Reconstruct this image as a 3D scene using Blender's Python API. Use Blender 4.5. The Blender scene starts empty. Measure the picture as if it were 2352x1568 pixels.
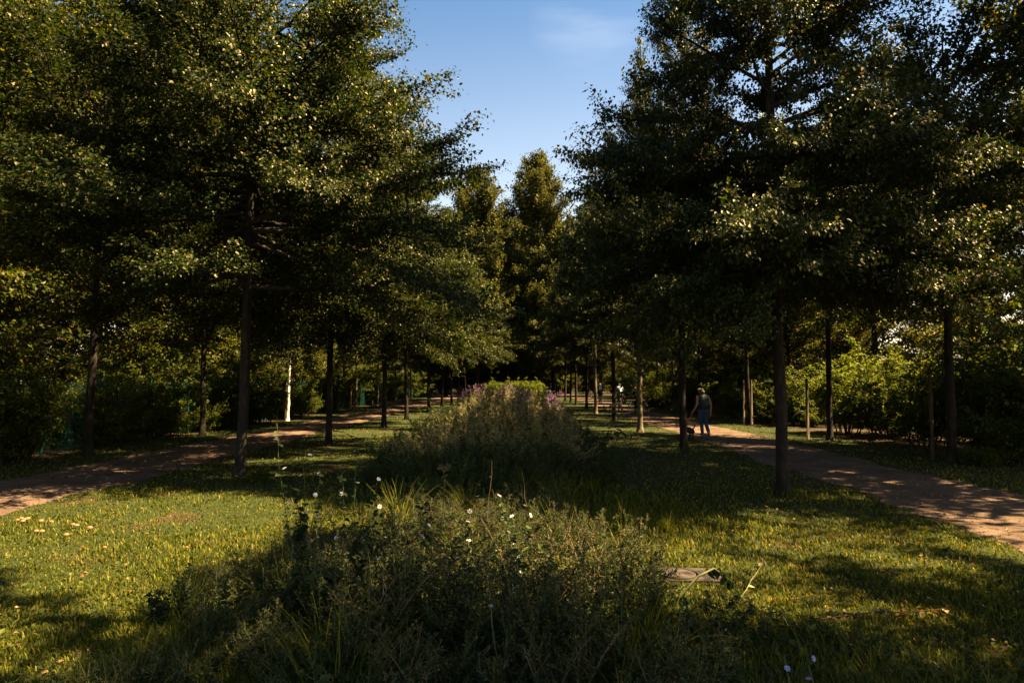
import bpy, math
import numpy as np
from mathutils import Vector, Matrix

sc = bpy.context.scene
col = sc.collection
R = math.radians

# ------------------------------------------------------------------ camera
FPX, CX, CY, EYE = 1568.0, 1176.0, 784.0, 1.85      # photograph measured at 2352 x 1568
cam_d = bpy.data.cameras.new('camera')
cam_d.lens = 24.0
cam_d.sensor_width = 36.0
cam_d.clip_start = 0.05
cam_d.clip_end = 3000
cam = bpy.data.objects.new('camera', cam_d)
col.objects.link(cam)
cam.location = (0, 0, EYE)
cam.rotation_euler = (R(90 + 3.36), 0, R(0.73))
sc.camera = cam

# ------------------------------------------------------------------ light
SUN_EL, SUN_AZ = 54.0, 97.0
w = bpy.data.worlds.new('World')
sc.world = w
w.use_nodes = True
nt = w.node_tree
bg = nt.nodes['Background']
sky = nt.nodes.new('ShaderNodeTexSky')
sky.sky_type = 'NISHITA'
sky.sun_disc = False
sky.sun_elevation = R(SUN_EL)
sky.sun_rotation = R(SUN_AZ)
sky.air_density = 1.0
sky.dust_density = 1.6
sky.ozone_density = 1.2
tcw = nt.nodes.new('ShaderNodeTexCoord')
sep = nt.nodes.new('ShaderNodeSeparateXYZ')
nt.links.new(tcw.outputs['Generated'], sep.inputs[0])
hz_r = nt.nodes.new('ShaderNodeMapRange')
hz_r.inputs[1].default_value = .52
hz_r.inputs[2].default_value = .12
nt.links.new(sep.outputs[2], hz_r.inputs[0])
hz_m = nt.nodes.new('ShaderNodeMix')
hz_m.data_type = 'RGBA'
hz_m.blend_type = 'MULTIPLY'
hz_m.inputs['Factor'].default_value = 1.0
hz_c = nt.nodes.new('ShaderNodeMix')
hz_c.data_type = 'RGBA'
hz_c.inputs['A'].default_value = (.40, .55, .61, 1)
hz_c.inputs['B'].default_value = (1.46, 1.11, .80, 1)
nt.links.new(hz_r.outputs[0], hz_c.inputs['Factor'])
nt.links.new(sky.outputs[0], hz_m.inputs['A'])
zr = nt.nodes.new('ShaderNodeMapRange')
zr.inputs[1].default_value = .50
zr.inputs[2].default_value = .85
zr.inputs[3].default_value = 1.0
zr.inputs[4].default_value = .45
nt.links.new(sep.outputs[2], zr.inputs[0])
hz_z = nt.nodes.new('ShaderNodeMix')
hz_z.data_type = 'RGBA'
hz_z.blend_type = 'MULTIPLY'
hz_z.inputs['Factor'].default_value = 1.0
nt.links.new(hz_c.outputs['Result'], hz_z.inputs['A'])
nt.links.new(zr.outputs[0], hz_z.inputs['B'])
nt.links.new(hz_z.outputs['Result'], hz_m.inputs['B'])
# wisp: stretched noise inside a soft spot of the sky at azimuth 5 deg, elevation 28 deg
vd = Vector((math.sin(R(6.0)) * math.cos(R(28.5)), math.cos(R(6.0)) * math.cos(R(28.5)), math.sin(R(28.5))))
dp = nt.nodes.new('ShaderNodeVectorMath')
dp.operation = 'DISTANCE'
dp.inputs[1].default_value = vd
nt.links.new(tcw.outputs['Generated'], dp.inputs[0])
spot = nt.nodes.new('ShaderNodeMapRange')
spot.inputs[1].default_value = .085
spot.inputs[2].default_value = .01
nt.links.new(dp.outputs['Value'], spot.inputs[0])
mpw = nt.nodes.new('ShaderNodeMapping')
mpw.inputs['Rotation'].default_value = (0, R(38), 0)
mpw.inputs['Scale'].default_value = (5, 5, 30)
nt.links.new(tcw.outputs['Generated'], mpw.inputs[0])
nzw = nt.nodes.new('ShaderNodeTexNoise')
nzw.inputs['Scale'].default_value = 1.0
nzw.inputs['Detail'].default_value = 6
nt.links.new(mpw.outputs[0], nzw.inputs[0])
nr_ = nt.nodes.new('ShaderNodeMapRange')
nr_.inputs[1].default_value = .42
nr_.inputs[2].default_value = .75
nr_.inputs[4].default_value = .30
nt.links.new(nzw.outputs[0], nr_.inputs[0])
ml = nt.nodes.new('ShaderNodeMath')
ml.operation = 'MULTIPLY'
nt.links.new(spot.outputs[0], ml.inputs[0])
nt.links.new(nr_.outputs[0], ml.inputs[1])
cl_m = nt.nodes.new('ShaderNodeMix')
cl_m.data_type = 'RGBA'
nt.links.new(ml.outputs[0], cl_m.inputs['Factor'])
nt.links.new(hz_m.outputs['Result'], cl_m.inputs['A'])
cl_m.inputs['B'].default_value = (3.0, 3.3, 3.7, 1)
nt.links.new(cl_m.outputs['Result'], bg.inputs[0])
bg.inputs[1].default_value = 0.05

sun_d = bpy.data.lights.new('sun', 'SUN')
sun_d.energy = 5.0
sun_d.angle = R(0.53)
sun_d.color = (1.0, 0.73, 0.38)
sun = bpy.data.objects.new('sun', sun_d)
col.objects.link(sun)
sd = Vector((math.sin(R(SUN_AZ)) * math.cos(R(SUN_EL)), math.cos(R(SUN_AZ)) * math.cos(R(SUN_EL)), math.sin(R(SUN_EL))))
sun.rotation_euler = sd.to_track_quat('Z', 'Y').to_euler()
sun.location = (40, 0, 60)

sc.view_settings.view_transform = 'Standard'
sc.view_settings.look = 'None'
sc.view_settings.exposure = 2.8
sc.view_settings.gamma = 1.0
sc.render.engine = 'CYCLES'
sc.cycles.use_denoising = True
sc.cycles.max_bounces = 7
sc.cycles.diffuse_bounces = 4
sc.cycles.glossy_bounces = 2
sc.cycles.transmission_bounces = 4
sc.cycles.sample_clamp_indirect = 4.0
sc.cycles.caustics_reflective = False
sc.cycles.caustics_refractive = False

# ------------------------------------------------------------------ helpers
camR = cam.rotation_euler.to_matrix()


def at(px, py, z=0.0):
    """ground point (at height z) seen at a pixel of the 2352 wide photograph"""
    d = camR @ Vector(((px - CX) / FPX, -(py - CY) / FPX, -1.0))
    t = (z - EYE) / d.z
    return Vector((d.x * t, d.y * t, z))


def tag(o, label=None, cat=None, group=None, kind=None):
    if label:
        o['label'] = label
    if cat:
        o['category'] = cat
    if group:
        o['group'] = group
    if kind:
        o['kind'] = kind
    return o


def empty(name, loc=(0, 0, 0), rz=0.0, s=1.0):
    o = bpy.data.objects.new(name, None)
    o.empty_display_size = 0.3
    o.location = loc
    o.rotation_euler = (0, 0, rz)
    o.scale = (s, s, s)
    col.objects.link(o)
    return o


def add(name, mesh, parent=None, loc=None, rot=None):
    o = bpy.data.objects.new(name, mesh)
    col.objects.link(o)
    if parent:
        o.parent = parent
    if loc is not None:
        o.location = loc
    if rot is not None:
        o.rotation_euler = rot
    return o


def copy_tree(o, parent=None):
    c = o.copy()
    col.objects.link(c)
    if parent:
        c.parent = parent
    for ch in list(o.children):
        copy_tree(ch, c)
    return c


class MB:
    """collects vertices and polygons (numpy) and builds ONE mesh"""

    def __init__(self):
        self.v, self.f, self.m, self.s, self.n = [], [], [], [], 0

    def add(self, verts, faces, mat=0, smooth=False):
        verts = np.asarray(verts, dtype=np.float32).reshape(-1, 3)
        faces = np.asarray(faces, dtype=np.int64)
        self.v.append(verts)
        self.f.append(faces + self.n)
        self.m.append(mat)
        self.s.append(smooth)
        self.n += len(verts)
        return self

    def box(self, c, d, mat=0, rot=None):
        x, y, z = d[0] / 2, d[1] / 2, d[2] / 2
        p = np.array([(-x, -y, -z), (x, -y, -z), (x, y, -z), (-x, y, -z), (-x, -y, z), (x, -y, z), (x, y, z), (-x, y, z)])
        if rot is not None:
            p = p @ np.array(rot.to_matrix()).T
        f = [(0, 3, 2, 1), (4, 5, 6, 7), (0, 1, 5, 4), (1, 2, 6, 5), (2, 3, 7, 6), (3, 0, 4, 7)]
        return self.add(p + np.array(c), f, mat)

    def tubes(self, P, Rr, k=5, mat=0, caps=False):
        """P [N,m,3] polylines, Rr [N,m] radii"""
        P = np.asarray(P, dtype=float)
        Rr = np.asarray(Rr, dtype=float)
        if P.ndim == 2:
            P, Rr = P[None], Rr[None]
        N, m, _ = P.shape
        T = np.gradient(P, axis=1)
        T /= np.linalg.norm(T, axis=2, keepdims=True) + 1e-9
        mean = P[:, -1] - P[:, 0]
        mean /= np.linalg.norm(mean, axis=1, keepdims=True) + 1e-9
        ref = np.where((np.abs(mean[:, 2]) > 0.8)[:, None], np.array([[1.0, 0, 0]]), np.array([[0, 0, 1.0]]))
        U = np.cross(T, ref[:, None, :])
        U /= np.linalg.norm(U, axis=2, keepdims=True) + 1e-9
        V = np.cross(T, U)
        a = np.linspace(0, 2 * np.pi, k, endpoint=False)
        ring = P[:, :, None, :] + Rr[:, :, None, None] * (np.cos(a)[None, None, :, None] * U[:, :, None, :] + np.sin(a)[None, None, :, None] * V[:, :, None, :])
        idx = np.arange(N * m * k).reshape(N, m, k)
        nx = np.roll(idx, -1, axis=2)
        F = np.stack([idx[:, :-1], nx[:, :-1], nx[:, 1:], idx[:, 1:]], axis=-1).reshape(-1, 4)
        self.add(ring.reshape(-1, 3), F[:, ::-1], mat, True)
        if caps:
            base = self.n - N * m * k
            for i in range(N):
                self.f.append(np.array([idx[i, -1]]) + base)
                self.m.append(mat); self.s.append(False); self.v.append(np.zeros((0, 3), np.float32))
                self.f.append(np.array([idx[i, 0][::-1]]) + base)
                self.m.append(mat); self.s.append(False); self.v.append(np.zeros((0, 3), np.float32))
        return self

    def lathe(self, prof, c=(0, 0, 0), k=14, mat=0):
        """prof: list of (radius, z)"""
        prof = np.array(prof, float)
        a = np.linspace(0, 2 * np.pi, k, endpoint=False)
        m = len(prof)
        v = np.stack([prof[:, 0:1] * np.cos(a), prof[:, 0:1] * np.sin(a), np.repeat(prof[:, 1:2], k, 1)], -1).reshape(-1, 3)
        idx = np.arange(m * k).reshape(m, k)
        nx = np.roll(idx, -1, 1)
        F = np.stack([idx[:-1], nx[:-1], nx[1:], idx[1:]], -1).reshape(-1, 4)
        return self.add(v + np.array(c), F, mat, True)

    def mesh(self, name, *mats):
        me = bpy.data.meshes.new(name)
        v = np.concatenate(self.v)
        loops = np.concatenate([f.reshape(-1) for f in self.f]).astype(np.int32)
        tot = np.concatenate([np.full(len(f), f.shape[1]) for f in self.f]).astype(np.int32)
        mi = np.concatenate([np.full(len(f), m) for f, m in zip(self.f, self.m)]).astype(np.int32)
        sm = np.concatenate([np.full(len(f), s) for f, s in zip(self.f, self.s)])
        me.vertices.add(len(v))
        me.vertices.foreach_set('co', v.reshape(-1).astype(np.float32))
        me.loops.add(len(loops))
        me.loops.foreach_set('vertex_index', loops)
        me.polygons.add(len(tot))
        st = np.zeros(len(tot), np.int32)
        st[1:] = np.cumsum(tot)[:-1]
        me.polygons.foreach_set('loop_start', st)
        me.polygons.foreach_set('material_index', mi)
        me.polygons.foreach_set('use_smooth', sm)
        for mt in mats:
            me.materials.append(mt)
        me.update(calc_edges=True)
        me.validate()
        return me


def unit(a):
    return a / (np.linalg.norm(a, axis=-1, keepdims=True) + 1e-9)


LEAF4 = (np.array([(0, 0, 0), (.42, -.42, .10), (1, 0, -.06), (.42, .42, .10)]), np.array([(0, 1, 2), (0, 2, 3)]))
LEAF6 = (np.array([(0, 0, 0), (.16, -.36, .07), (.55, -.36, .06), (1, 0, -.10), (.55, .36, .06), (.16, .36, .07)]),
         np.array([(0, 1, 2, 3), (0, 3, 4, 5)]))
LEAFN = (np.array([(0, 0, 0), (.45, -.16, .05), (1, 0, -.06), (.45, .16, .05)]), np.array([(0, 1, 2), (0, 2, 3)]))


def leaves(mb, pos, axis, normal, size, tmpl=LEAF4, mat=0):
    T, F = tmpl
    a = unit(axis)
    n = unit(normal - (normal * a).sum(-1, keepdims=True) * a)
    b = np.cross(n, a)
    s = np.asarray(size)[:, None, None]
    v = pos[:, None, :] + s * (T[None, :, 0:1] * a[:, None] + T[None, :, 1:2] * b[:, None] + T[None, :, 2:3] * n[:, None])
    k = len(T)
    f = (np.arange(len(pos)) * k)[:, None, None] + F[None]
    mb.add(v.reshape(-1, 3), f.reshape(-1, F.shape[1]), mat)


# ------------------------------------------------------------------ materials
def new_mat(name):
    m = bpy.data.materials.new(name)
    m.use_nodes = True
    return m, m.node_tree.nodes, m.node_tree.links, m.node_tree.nodes['Principled BSDF']


def ramp(nodes, stops):
    r = nodes.new('ShaderNodeValToRGB')
    e = r.color_ramp.elements
    while len(e) < len(stops):
        e.new(0.5)
    for k, (p, c) in enumerate(stops):
        e[k].position = p
        e[k].color = (*c, 1)
    return r


def leaf_mat(name, stops, tr=0.4, tint=(1.5, 1.35, 0.35), rough=0.55, spec=0.22):
    m, N, L, p = new_mat(name)
    g = N.new('ShaderNodeNewGeometry')
    r = ramp(N, stops)
    L.new(g.outputs['Random Per Island'], r.inputs[0])
    L.new(r.outputs[0], p.inputs['Base Color'])
    p.inputs['Roughness'].default_value = rough
    p.inputs['Specular IOR Level'].default_value = spec
    p.inputs['Specular Tint'].default_value = (1, .76, .38, 1)
    if tr > 0:
        t = N.new('ShaderNodeBsdfTranslucent')
        mx = N.new('ShaderNodeMix')
        mx.data_type = 'RGBA'
        mx.blend_type = 'MULTIPLY'
        mx.inputs['Factor'].default_value = 1.0
        L.new(r.outputs[0], mx.inputs['A'])
        mx.inputs['B'].default_value = (*tint, 1)
        L.new(mx.outputs['Result'], t.inputs[0])
        s = N.new('ShaderNodeMixShader')
        s.inputs[0].default_value = tr
        L.new(p.outputs[0], s.inputs[1])
        L.new(t.outputs[0], s.inputs[2])
        L.new(s.outputs[0], N['Material Output'].inputs[0])
    return m


def noise_mat(name, stops, scale=8.0, rough=0.85, bump=0.3, detail=8, spec=0.3, stretch=(1, 1, 1), dist=0.01, coord='Object'):
    m, N, L, p = new_mat(name)
    tc = N.new('ShaderNodeTexCoord')
    mp = N.new('ShaderNodeMapping')
    mp.inputs['Scale'].default_value = stretch
    L.new(tc.outputs[coord], mp.inputs[0])
    n = N.new('ShaderNodeTexNoise')
    n.inputs['Scale'].default_value = scale
    n.inputs['Detail'].default_value = detail
    L.new(mp.outputs[0], n.inputs[0])
    r = ramp(N, stops)
    L.new(n.outputs[0], r.inputs[0])
    L.new(r.outputs[0], p.inputs['Base Color'])
    p.inputs['Roughness'].default_value = rough
    p.inputs['Specular IOR Level'].default_value = spec
    if bump:
        b = N.new('ShaderNodeBump')
        b.inputs['Strength'].default_value = bump
        b.inputs['Distance'].default_value = dist
        L.new(n.outputs[0], b.inputs['Height'])
        L.new(b.outputs[0], p.inputs['Normal'])
    return m


def plain(name, c, rough=0.6, metal=0.0, spec=0.4):
    return noise_mat(name, [(0.3, tuple(x * 0.85 for x in c)), (0.7, tuple(min(1, x * 1.12) for x in c))], scale=30, rough=rough, bump=0.05, detail=3, spec=spec) if metal == 0 else metal_mat(name, c, rough)


def metal_mat(name, c, rough):
    m, N, L, p = new_mat(name)
    p.inputs['Base Color'].default_value = (*c, 1)
    p.inputs['Metallic'].default_value = 1.0
    p.inputs['Roughness'].default_value = rough
    return m


M = {}
M['leaf_linden'] = leaf_mat('leaf_linden', [(0, (.007, .018, .005)), (.5, (.013, .028, .007)), (.86, (.024, .038, .009)), (.97, (.050, .052, .011)), (1, (.085, .06, .012))], 0.32, tint=(2.7, 2.1, .28), rough=.45, spec=.36)
M['leaf_wood'] = leaf_mat('leaf_wood', [(0, (.008, .020, .005)), (.5, (.026, .046, .009)), (.88, (.060, .074, .014)), (1, (.09, .08, .016))], 0.44, tint=(3.6, 2.4, .25), rough=.48, spec=.32)
M['leaf_tall'] = leaf_mat('leaf_tall', [(0, (.022, .034, .008)), (.5, (.044, .054, .012)), (1, (.10, .09, .02))], 0.36, tint=(1.8, 1.6, .3))
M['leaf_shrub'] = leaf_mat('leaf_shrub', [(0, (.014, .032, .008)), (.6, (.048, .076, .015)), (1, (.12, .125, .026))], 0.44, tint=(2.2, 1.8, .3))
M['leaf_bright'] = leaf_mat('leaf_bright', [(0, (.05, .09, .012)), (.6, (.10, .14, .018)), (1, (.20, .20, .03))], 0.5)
M['leaf_dark'] = leaf_mat('leaf_dark', [(0, (.008, .018, .008)), (.7, (.016, .030, .012)), (1, (.035, .050, .018))], 0.25)
M['weed_green'] = leaf_mat('weed_green', [(0, (.012, .026, .009)), (.6, (.024, .044, .013)), (1, (.060, .078, .024))], 0.3)
M['weed_pale'] = leaf_mat('weed_pale', [(0, (.13, .125, .06)), (.5, (.23, .205, .10)), (1, (.36, .31, .165))], 0.3, tint=(1.1, 1.05, .7))
M['weed_brown'] = leaf_mat('weed_brown', [(0, (.018, .024, .009)), (.5, (.042, .044, .017)), (1, (.12, .095, .044))], 0.25, tint=(1.1, 1.0, .6))
M['grass'] = leaf_mat('grass', [(0, (.022, .036, .005)), (.5, (.060, .076, .008)), (.85, (.130, .132, .015)), (1, (.21, .175, .04))], 0.40, tint=(1.7, 1.45, .32), rough=.5)
M['petal_violet'] = leaf_mat('petal_violet', [(0, (.20, .07, .26)), (1, (.38, .17, .42))], 0.35, tint=(1, 1, 1))
M['petal_white'] = leaf_mat('petal_white', [(0, (.72, .66, .72)), (1, (.86, .84, .86))], 0.3, tint=(1, 1, 1))
M['petal_blue'] = leaf_mat('petal_blue', [(0, (.20, .22, .55)), (1, (.32, .34, .70))], 0.3, tint=(1, 1, 1))
M['flower_eye'] = plain('flower_eye', (.45, .28, .04))
M['dead_leaf'] = leaf_mat('dead_leaf', [(0, (.07, .035, .012)), (.5, (.15, .08, .03)), (.85, (.28, .18, .08)), (1, (.42, .32, .18))], 0.25, tint=(1.2, 1.0, .6), rough=.6)
M['bark'] = noise_mat('bark', [(0.3, (.004, .003, .0025)), (0.52, (.012, .009, .006)), (0.75, (.034, .025, .016))], 9, .9, .7, stretch=(1, 1, .45), dist=.02)
M['bark_pale'] = noise_mat('bark_pale', [(0.3, (.07, .055, .035)), (0.6, (.13, .10, .065)), (0.8, (.20, .16, .10))], 7, .85, .5, stretch=(1, 1, 1.6), dist=.015)
M['bark_white'] = noise_mat('bark_white', [(0.3, (.55, .52, .46)), (0.6, (.74, .71, .65)), (0.8, (.80, .78, .73))], 6, .8, .4, dist=.01)
M['twig'] = noise_mat('twig', [(0.3, (.010, .008, .005)), (0.7, (.03, .022, .014))], 12, .9, .3)
M['stem_green'] = noise_mat('stem_green', [(0.3, (.05, .07, .025)), (0.7, (.12, .13, .05))], 20, .7, .1)
M['stem_dry'] = noise_mat('stem_dry', [(0.3, (.08, .05, .025)), (0.7, (.17, .12, .06))], 20, .8, .1)
M['stem_lime'] = noise_mat('stem_lime', [(0.3, (.07, .085, .028)), (0.7, (.15, .155, .055))], 14, .6, .1)
M['stake_wood'] = noise_mat('stake_wood', [(0.3, (.03, .022, .012)), (0.6, (.07, .052, .028)), (0.8, (.12, .09, .05))], 10, .85, .4, stretch=(6, 6, .5), dist=.005)
M['log_end'] = noise_mat('log_end', [(0.3, (.30, .22, .12)), (0.7, (.46, .36, .22))], 14, .8, .3)
M['fence_green'] = plain('fence_green', (.008, .060, .044), .5)
M['strap'] = plain('strap', (.02, .018, .016), .8)
M['black'] = plain('black', (.015, .015, .017), .5)
M['rubber'] = plain('rubber', (.018, .018, .018), .8)
M['chrome'] = metal_mat('chrome', (.75, .76, .78), .22)
M['skin'] = plain('skin', (.42, .25, .17), .55)
M['denim'] = noise_mat('denim', [(0.3, (.020, .045, .10)), (0.7, (.045, .085, .17))], 40, .85, .1)
M['hair_blond'] = noise_mat('hair_blond', [(0.3, (.06, .035, .016)), (0.7, (.15, .10, .05))], 30, .6, .3, stretch=(1, 1, .3))
M['hair_grey'] = noise_mat('hair_grey', [(0.3, (.30, .28, .26)), (0.7, (.5, .48, .46))], 30, .6, .2)
M['cloth_navy'] = plain('cloth_navy', (.012, .016, .030), .9)
M['cloth_white'] = plain('cloth_white', (.55, .60, .68), .9)
M['cloth_black'] = plain('cloth_black', (.014, .013, .015), .9)
M['cloth_yellow'] = plain('cloth_yellow', (.46, .30, .03), .9)
M['cloth_grey'] = plain('cloth_grey', (.24, .27, .32), .9)
M['cloth_blue'] = plain('cloth_blue', (.10, .22, .42), .8)
M['pack_print'] = noise_mat('pack_print', [(0.40, (.010, .014, .020)), (0.55, (.03, .045, .06)), (0.68, (.20, .22, .24))], 60, .85, .1, detail=2)
M['leash'] = plain('leash', (.75, .13, .04), .6)
M['dog_fur'] = plain('dog_fur', (.012, .012, .014), .55)
M['shoe'] = plain('shoe', (.16, .11, .07), .8)
M['red_lens'] = plain('red_lens', (.6, .02, .02), .25)
M['bike_paint'] = plain('bike_paint', (.03, .035, .05), .3)
M['bike_red'] = plain('bike_red', (.25, .015, .015), .3)
M['mushroom_cap'] = noise_mat('mushroom_cap', [(0.3, (.16, .07, .025)), (0.7, (.27, .14, .055))], 40, .6, .1)
M['mushroom_stem'] = plain('mushroom_stem', (.6, .5, .36), .7)


def slab_mat():
    m = noise_mat('slab_stone', [(0.3, (.018, .014, .012)), (0.55, (.048, .037, .032)), (0.75, (.085, .066, .057))], 9, .9, .5)
    return m


M['slab_stone'] = slab_mat()
M['joint_dark'] = noise_mat('joint_dark', [(0.3, (.015, .012, .008)), (0.7, (.04, .03, .02))], 30, .95, .3)


def ground_mat():
    m, N, L, p = new_mat('ground_soil')
    tc = N.new('ShaderNodeTexCoord')
    n1 = N.new('ShaderNodeTexNoise'); n1.inputs['Scale'].default_value = 0.9; n1.inputs['Detail'].default_value = 6
    n2 = N.new('ShaderNodeTexNoise'); n2.inputs['Scale'].default_value = 26; n2.inputs['Detail'].default_value = 8
    L.new(tc.outputs['Object'], n1.inputs[0]); L.new(tc.outputs['Object'], n2.inputs[0])
    lawn = ramp(N, [(0.25, (.010, .014, .004)), (0.5, (.020, .029, .006)), (0.75, (.038, .046, .010))])
    soil = ramp(N, [(0.3, (.020, .014, .008)), (0.55, (.050, .034, .018)), (0.8, (.105, .070, .035))])
    L.new(n2.outputs[0], lawn.inputs[0]); L.new(n2.outputs[0], soil.inputs[0])
    sx = N.new('ShaderNodeSeparateXYZ'); L.new(tc.outputs['Object'], sx.inputs[0])
    # forest floor beyond the lawn strips (x < -11.6 or x > 10.6), ragged edge
    cx = N.new('ShaderNodeMath'); cx.operation = 'ADD'; cx.inputs[1].default_value = 0.5; L.new(sx.outputs[0], cx.inputs[0])
    ab = N.new('ShaderNodeMath'); ab.operation = 'ABSOLUTE'; L.new(cx.outputs[0], ab.inputs[0])
    ad = N.new('ShaderNodeMath'); ad.operation = 'MULTIPLY_ADD'; ad.inputs[1].default_value = 2.0; L.new(n1.outputs[0], ad.inputs[0]); L.new(ab.outputs[0], ad.inputs[2])
    mr = N.new('ShaderNodeMapRange'); mr.inputs[1].default_value = 11.6; mr.inputs[2].default_value = 12.4; L.new(ad.outputs[0], mr.inputs[0])
    mx = N.new('ShaderNodeMix'); mx.data_type = 'RGBA'
    L.new(mr.outputs[0], mx.inputs['Factor']); L.new(lawn.outputs[0], mx.inputs['A']); L.new(soil.outputs[0], mx.inputs['B'])
    # bare patches in the lawn
    mr2 = N.new('ShaderNodeMapRange'); mr2.inputs[1].default_value = .56; mr2.inputs[2].default_value = .66; L.new(n1.outputs[0], mr2.inputs[0])
    mx2 = N.new('ShaderNodeMix'); mx2.data_type = 'RGBA'
    L.new(mr2.outputs[0], mx2.inputs['Factor']); L.new(mx.outputs['Result'], mx2.inputs['A']); L.new(soil.outputs[0], mx2.inputs['B'])
    L.new(mx2.outputs['Result'], p.inputs['Base Color'])
    p.inputs['Roughness'].default_value = .95
    p.inputs['Specular IOR Level'].default_value = .15
    b = N.new('ShaderNodeBump'); b.inputs['Strength'].default_value = .8; b.inputs['Distance'].default_value = .03
    L.new(n2.outputs[0], b.inputs['Height']); L.new(b.outputs[0], p.inputs['Normal'])
    return m


def path_mat():
    m, N, L, p = new_mat('path_gravel')
    tc = N.new('ShaderNodeTexCoord')
    n1 = N.new('ShaderNodeTexNoise'); n1.inputs['Scale'].default_value = 1.3; n1.inputs['Detail'].default_value = 8; n1.inputs['Roughness'].default_value = .65
    n2 = N.new('ShaderNodeTexNoise'); n2.inputs['Scale'].default_value = 55; n2.inputs['Detail'].default_value = 6
    L.new(tc.outputs['Object'], n1.inputs[0]); L.new(tc.outputs['Object'], n2.inputs[0])
    a = ramp(N, [(0.28, (.045, .028, .019)), (0.5, (.105, .069, .049)), (0.72, (.165, .115, .085))])
    c = ramp(N, [(0.30, (.45, .40, .36)), (0.5, (1, 1, 1)), (0.72, (1.25, 1.2, 1.15))])
    L.new(n1.outputs[0], a.inputs[0]); L.new(n2.outputs[0], c.inputs[0])
    mx = N.new('ShaderNodeMix'); mx.data_type = 'RGBA'; mx.blend_type = 'MULTIPLY'; mx.inputs['Factor'].default_value = .8
    L.new(a.outputs[0], mx.inputs['A']); L.new(c.outputs[0], mx.inputs['B'])
    L.new(mx.outputs['Result'], p.inputs['Base Color'])
    p.inputs['Roughness'].default_value = .95
    p.inputs['Specular IOR Level'].default_value = .2
    b = N.new('ShaderNodeBump'); b.inputs['Strength'].default_value = .9; b.inputs['Distance'].default_value = .02
    L.new(n2.outputs[0], b.inputs['Height'])
    b2 = N.new('ShaderNodeBump'); b2.inputs['Strength'].default_value = .6; b2.inputs['Distance'].default_value = .06
    L.new(n1.outputs[0], b2.inputs['Height']); L.new(b.outputs[0], b2.inputs['Normal']); L.new(b2.outputs[0], p.inputs['Normal'])
    return m


M['ground_soil'] = ground_mat()
M['path_gravel'] = path_mat()

rng = np.random.default_rng(11)

# ------------------------------------------------------------------ ground and paths
gm = MB()
gm.add([(-400, -200, 0), (400, -200, 0), (400, 700, 0), (-400, 700, 0)], [(0, 1, 2, 3)])
tag(add('ground', gm.mesh('ground', M['ground_soil'])), 'lawn and forest floor under the whole avenue', 'ground', kind='structure')


def edge_noise(y, ph):
    return .10 * np.sin(y * .9 + ph) + .07 * np.sin(y * 2.3 + ph * 2) + .04 * np.sin(y * 6.1 + ph * 3) + .016 * np.sin(y * 14.3 + ph * 5) + .007 * np.sin(y * 29.7 + ph * 7)


LP_IN, LP_OUT, RP_IN, RP_OUT = -7.2, -9.75, 5.62, 8.1


def path_edges(y, side):
    if side < 0:
        return LP_OUT + edge_noise(y, 1.0), LP_IN + edge_noise(y, 2.0)
    return RP_IN + edge_noise(y, 3.0), RP_OUT + edge_noise(y, 4.0)


for side, lab in ((-1, 'sandy gravel path running up the left side of the avenue'), (1, 'sandy gravel path with dog walker and cyclists on the right')):
    ys = np.concatenate([np.arange(-10, 60, .05), np.arange(60, 160, 2.0)])
    a, b = path_edges(ys, side)
    v = np.concatenate([np.stack([a, ys, np.full_like(ys, .004)], -1), np.stack([b, ys, np.full_like(ys, .004)], -1)])
    n = len(ys)
    f = np.stack([np.arange(n - 1), np.arange(n - 1) + n, np.arange(1, n) + n, np.arange(1, n)], -1)
    tag(add('path', MB().add(v, f).mesh('path', M['path_gravel'])), lab, 'path', kind='structure')


# ------------------------------------------------------------------ trees
def curve_paths(p0, d0, L, m, bend, wob, rg):
    """p0 [N,3], d0 [N,3] unit, L [N]; bend = change of vertical direction along the path"""
    N = len(p0)
    P = np.zeros((N, m, 3))
    P[:, 0] = p0
    d = d0.copy()
    for i in range(1, m):
        P[:, i] = P[:, i - 1] + d * (L / (m - 1))[:, None]
        d = d + rg.normal(0, wob, (N, 3))
        d[:, 2] += bend / (m - 1)
        d = unit(d)
    return P


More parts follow.
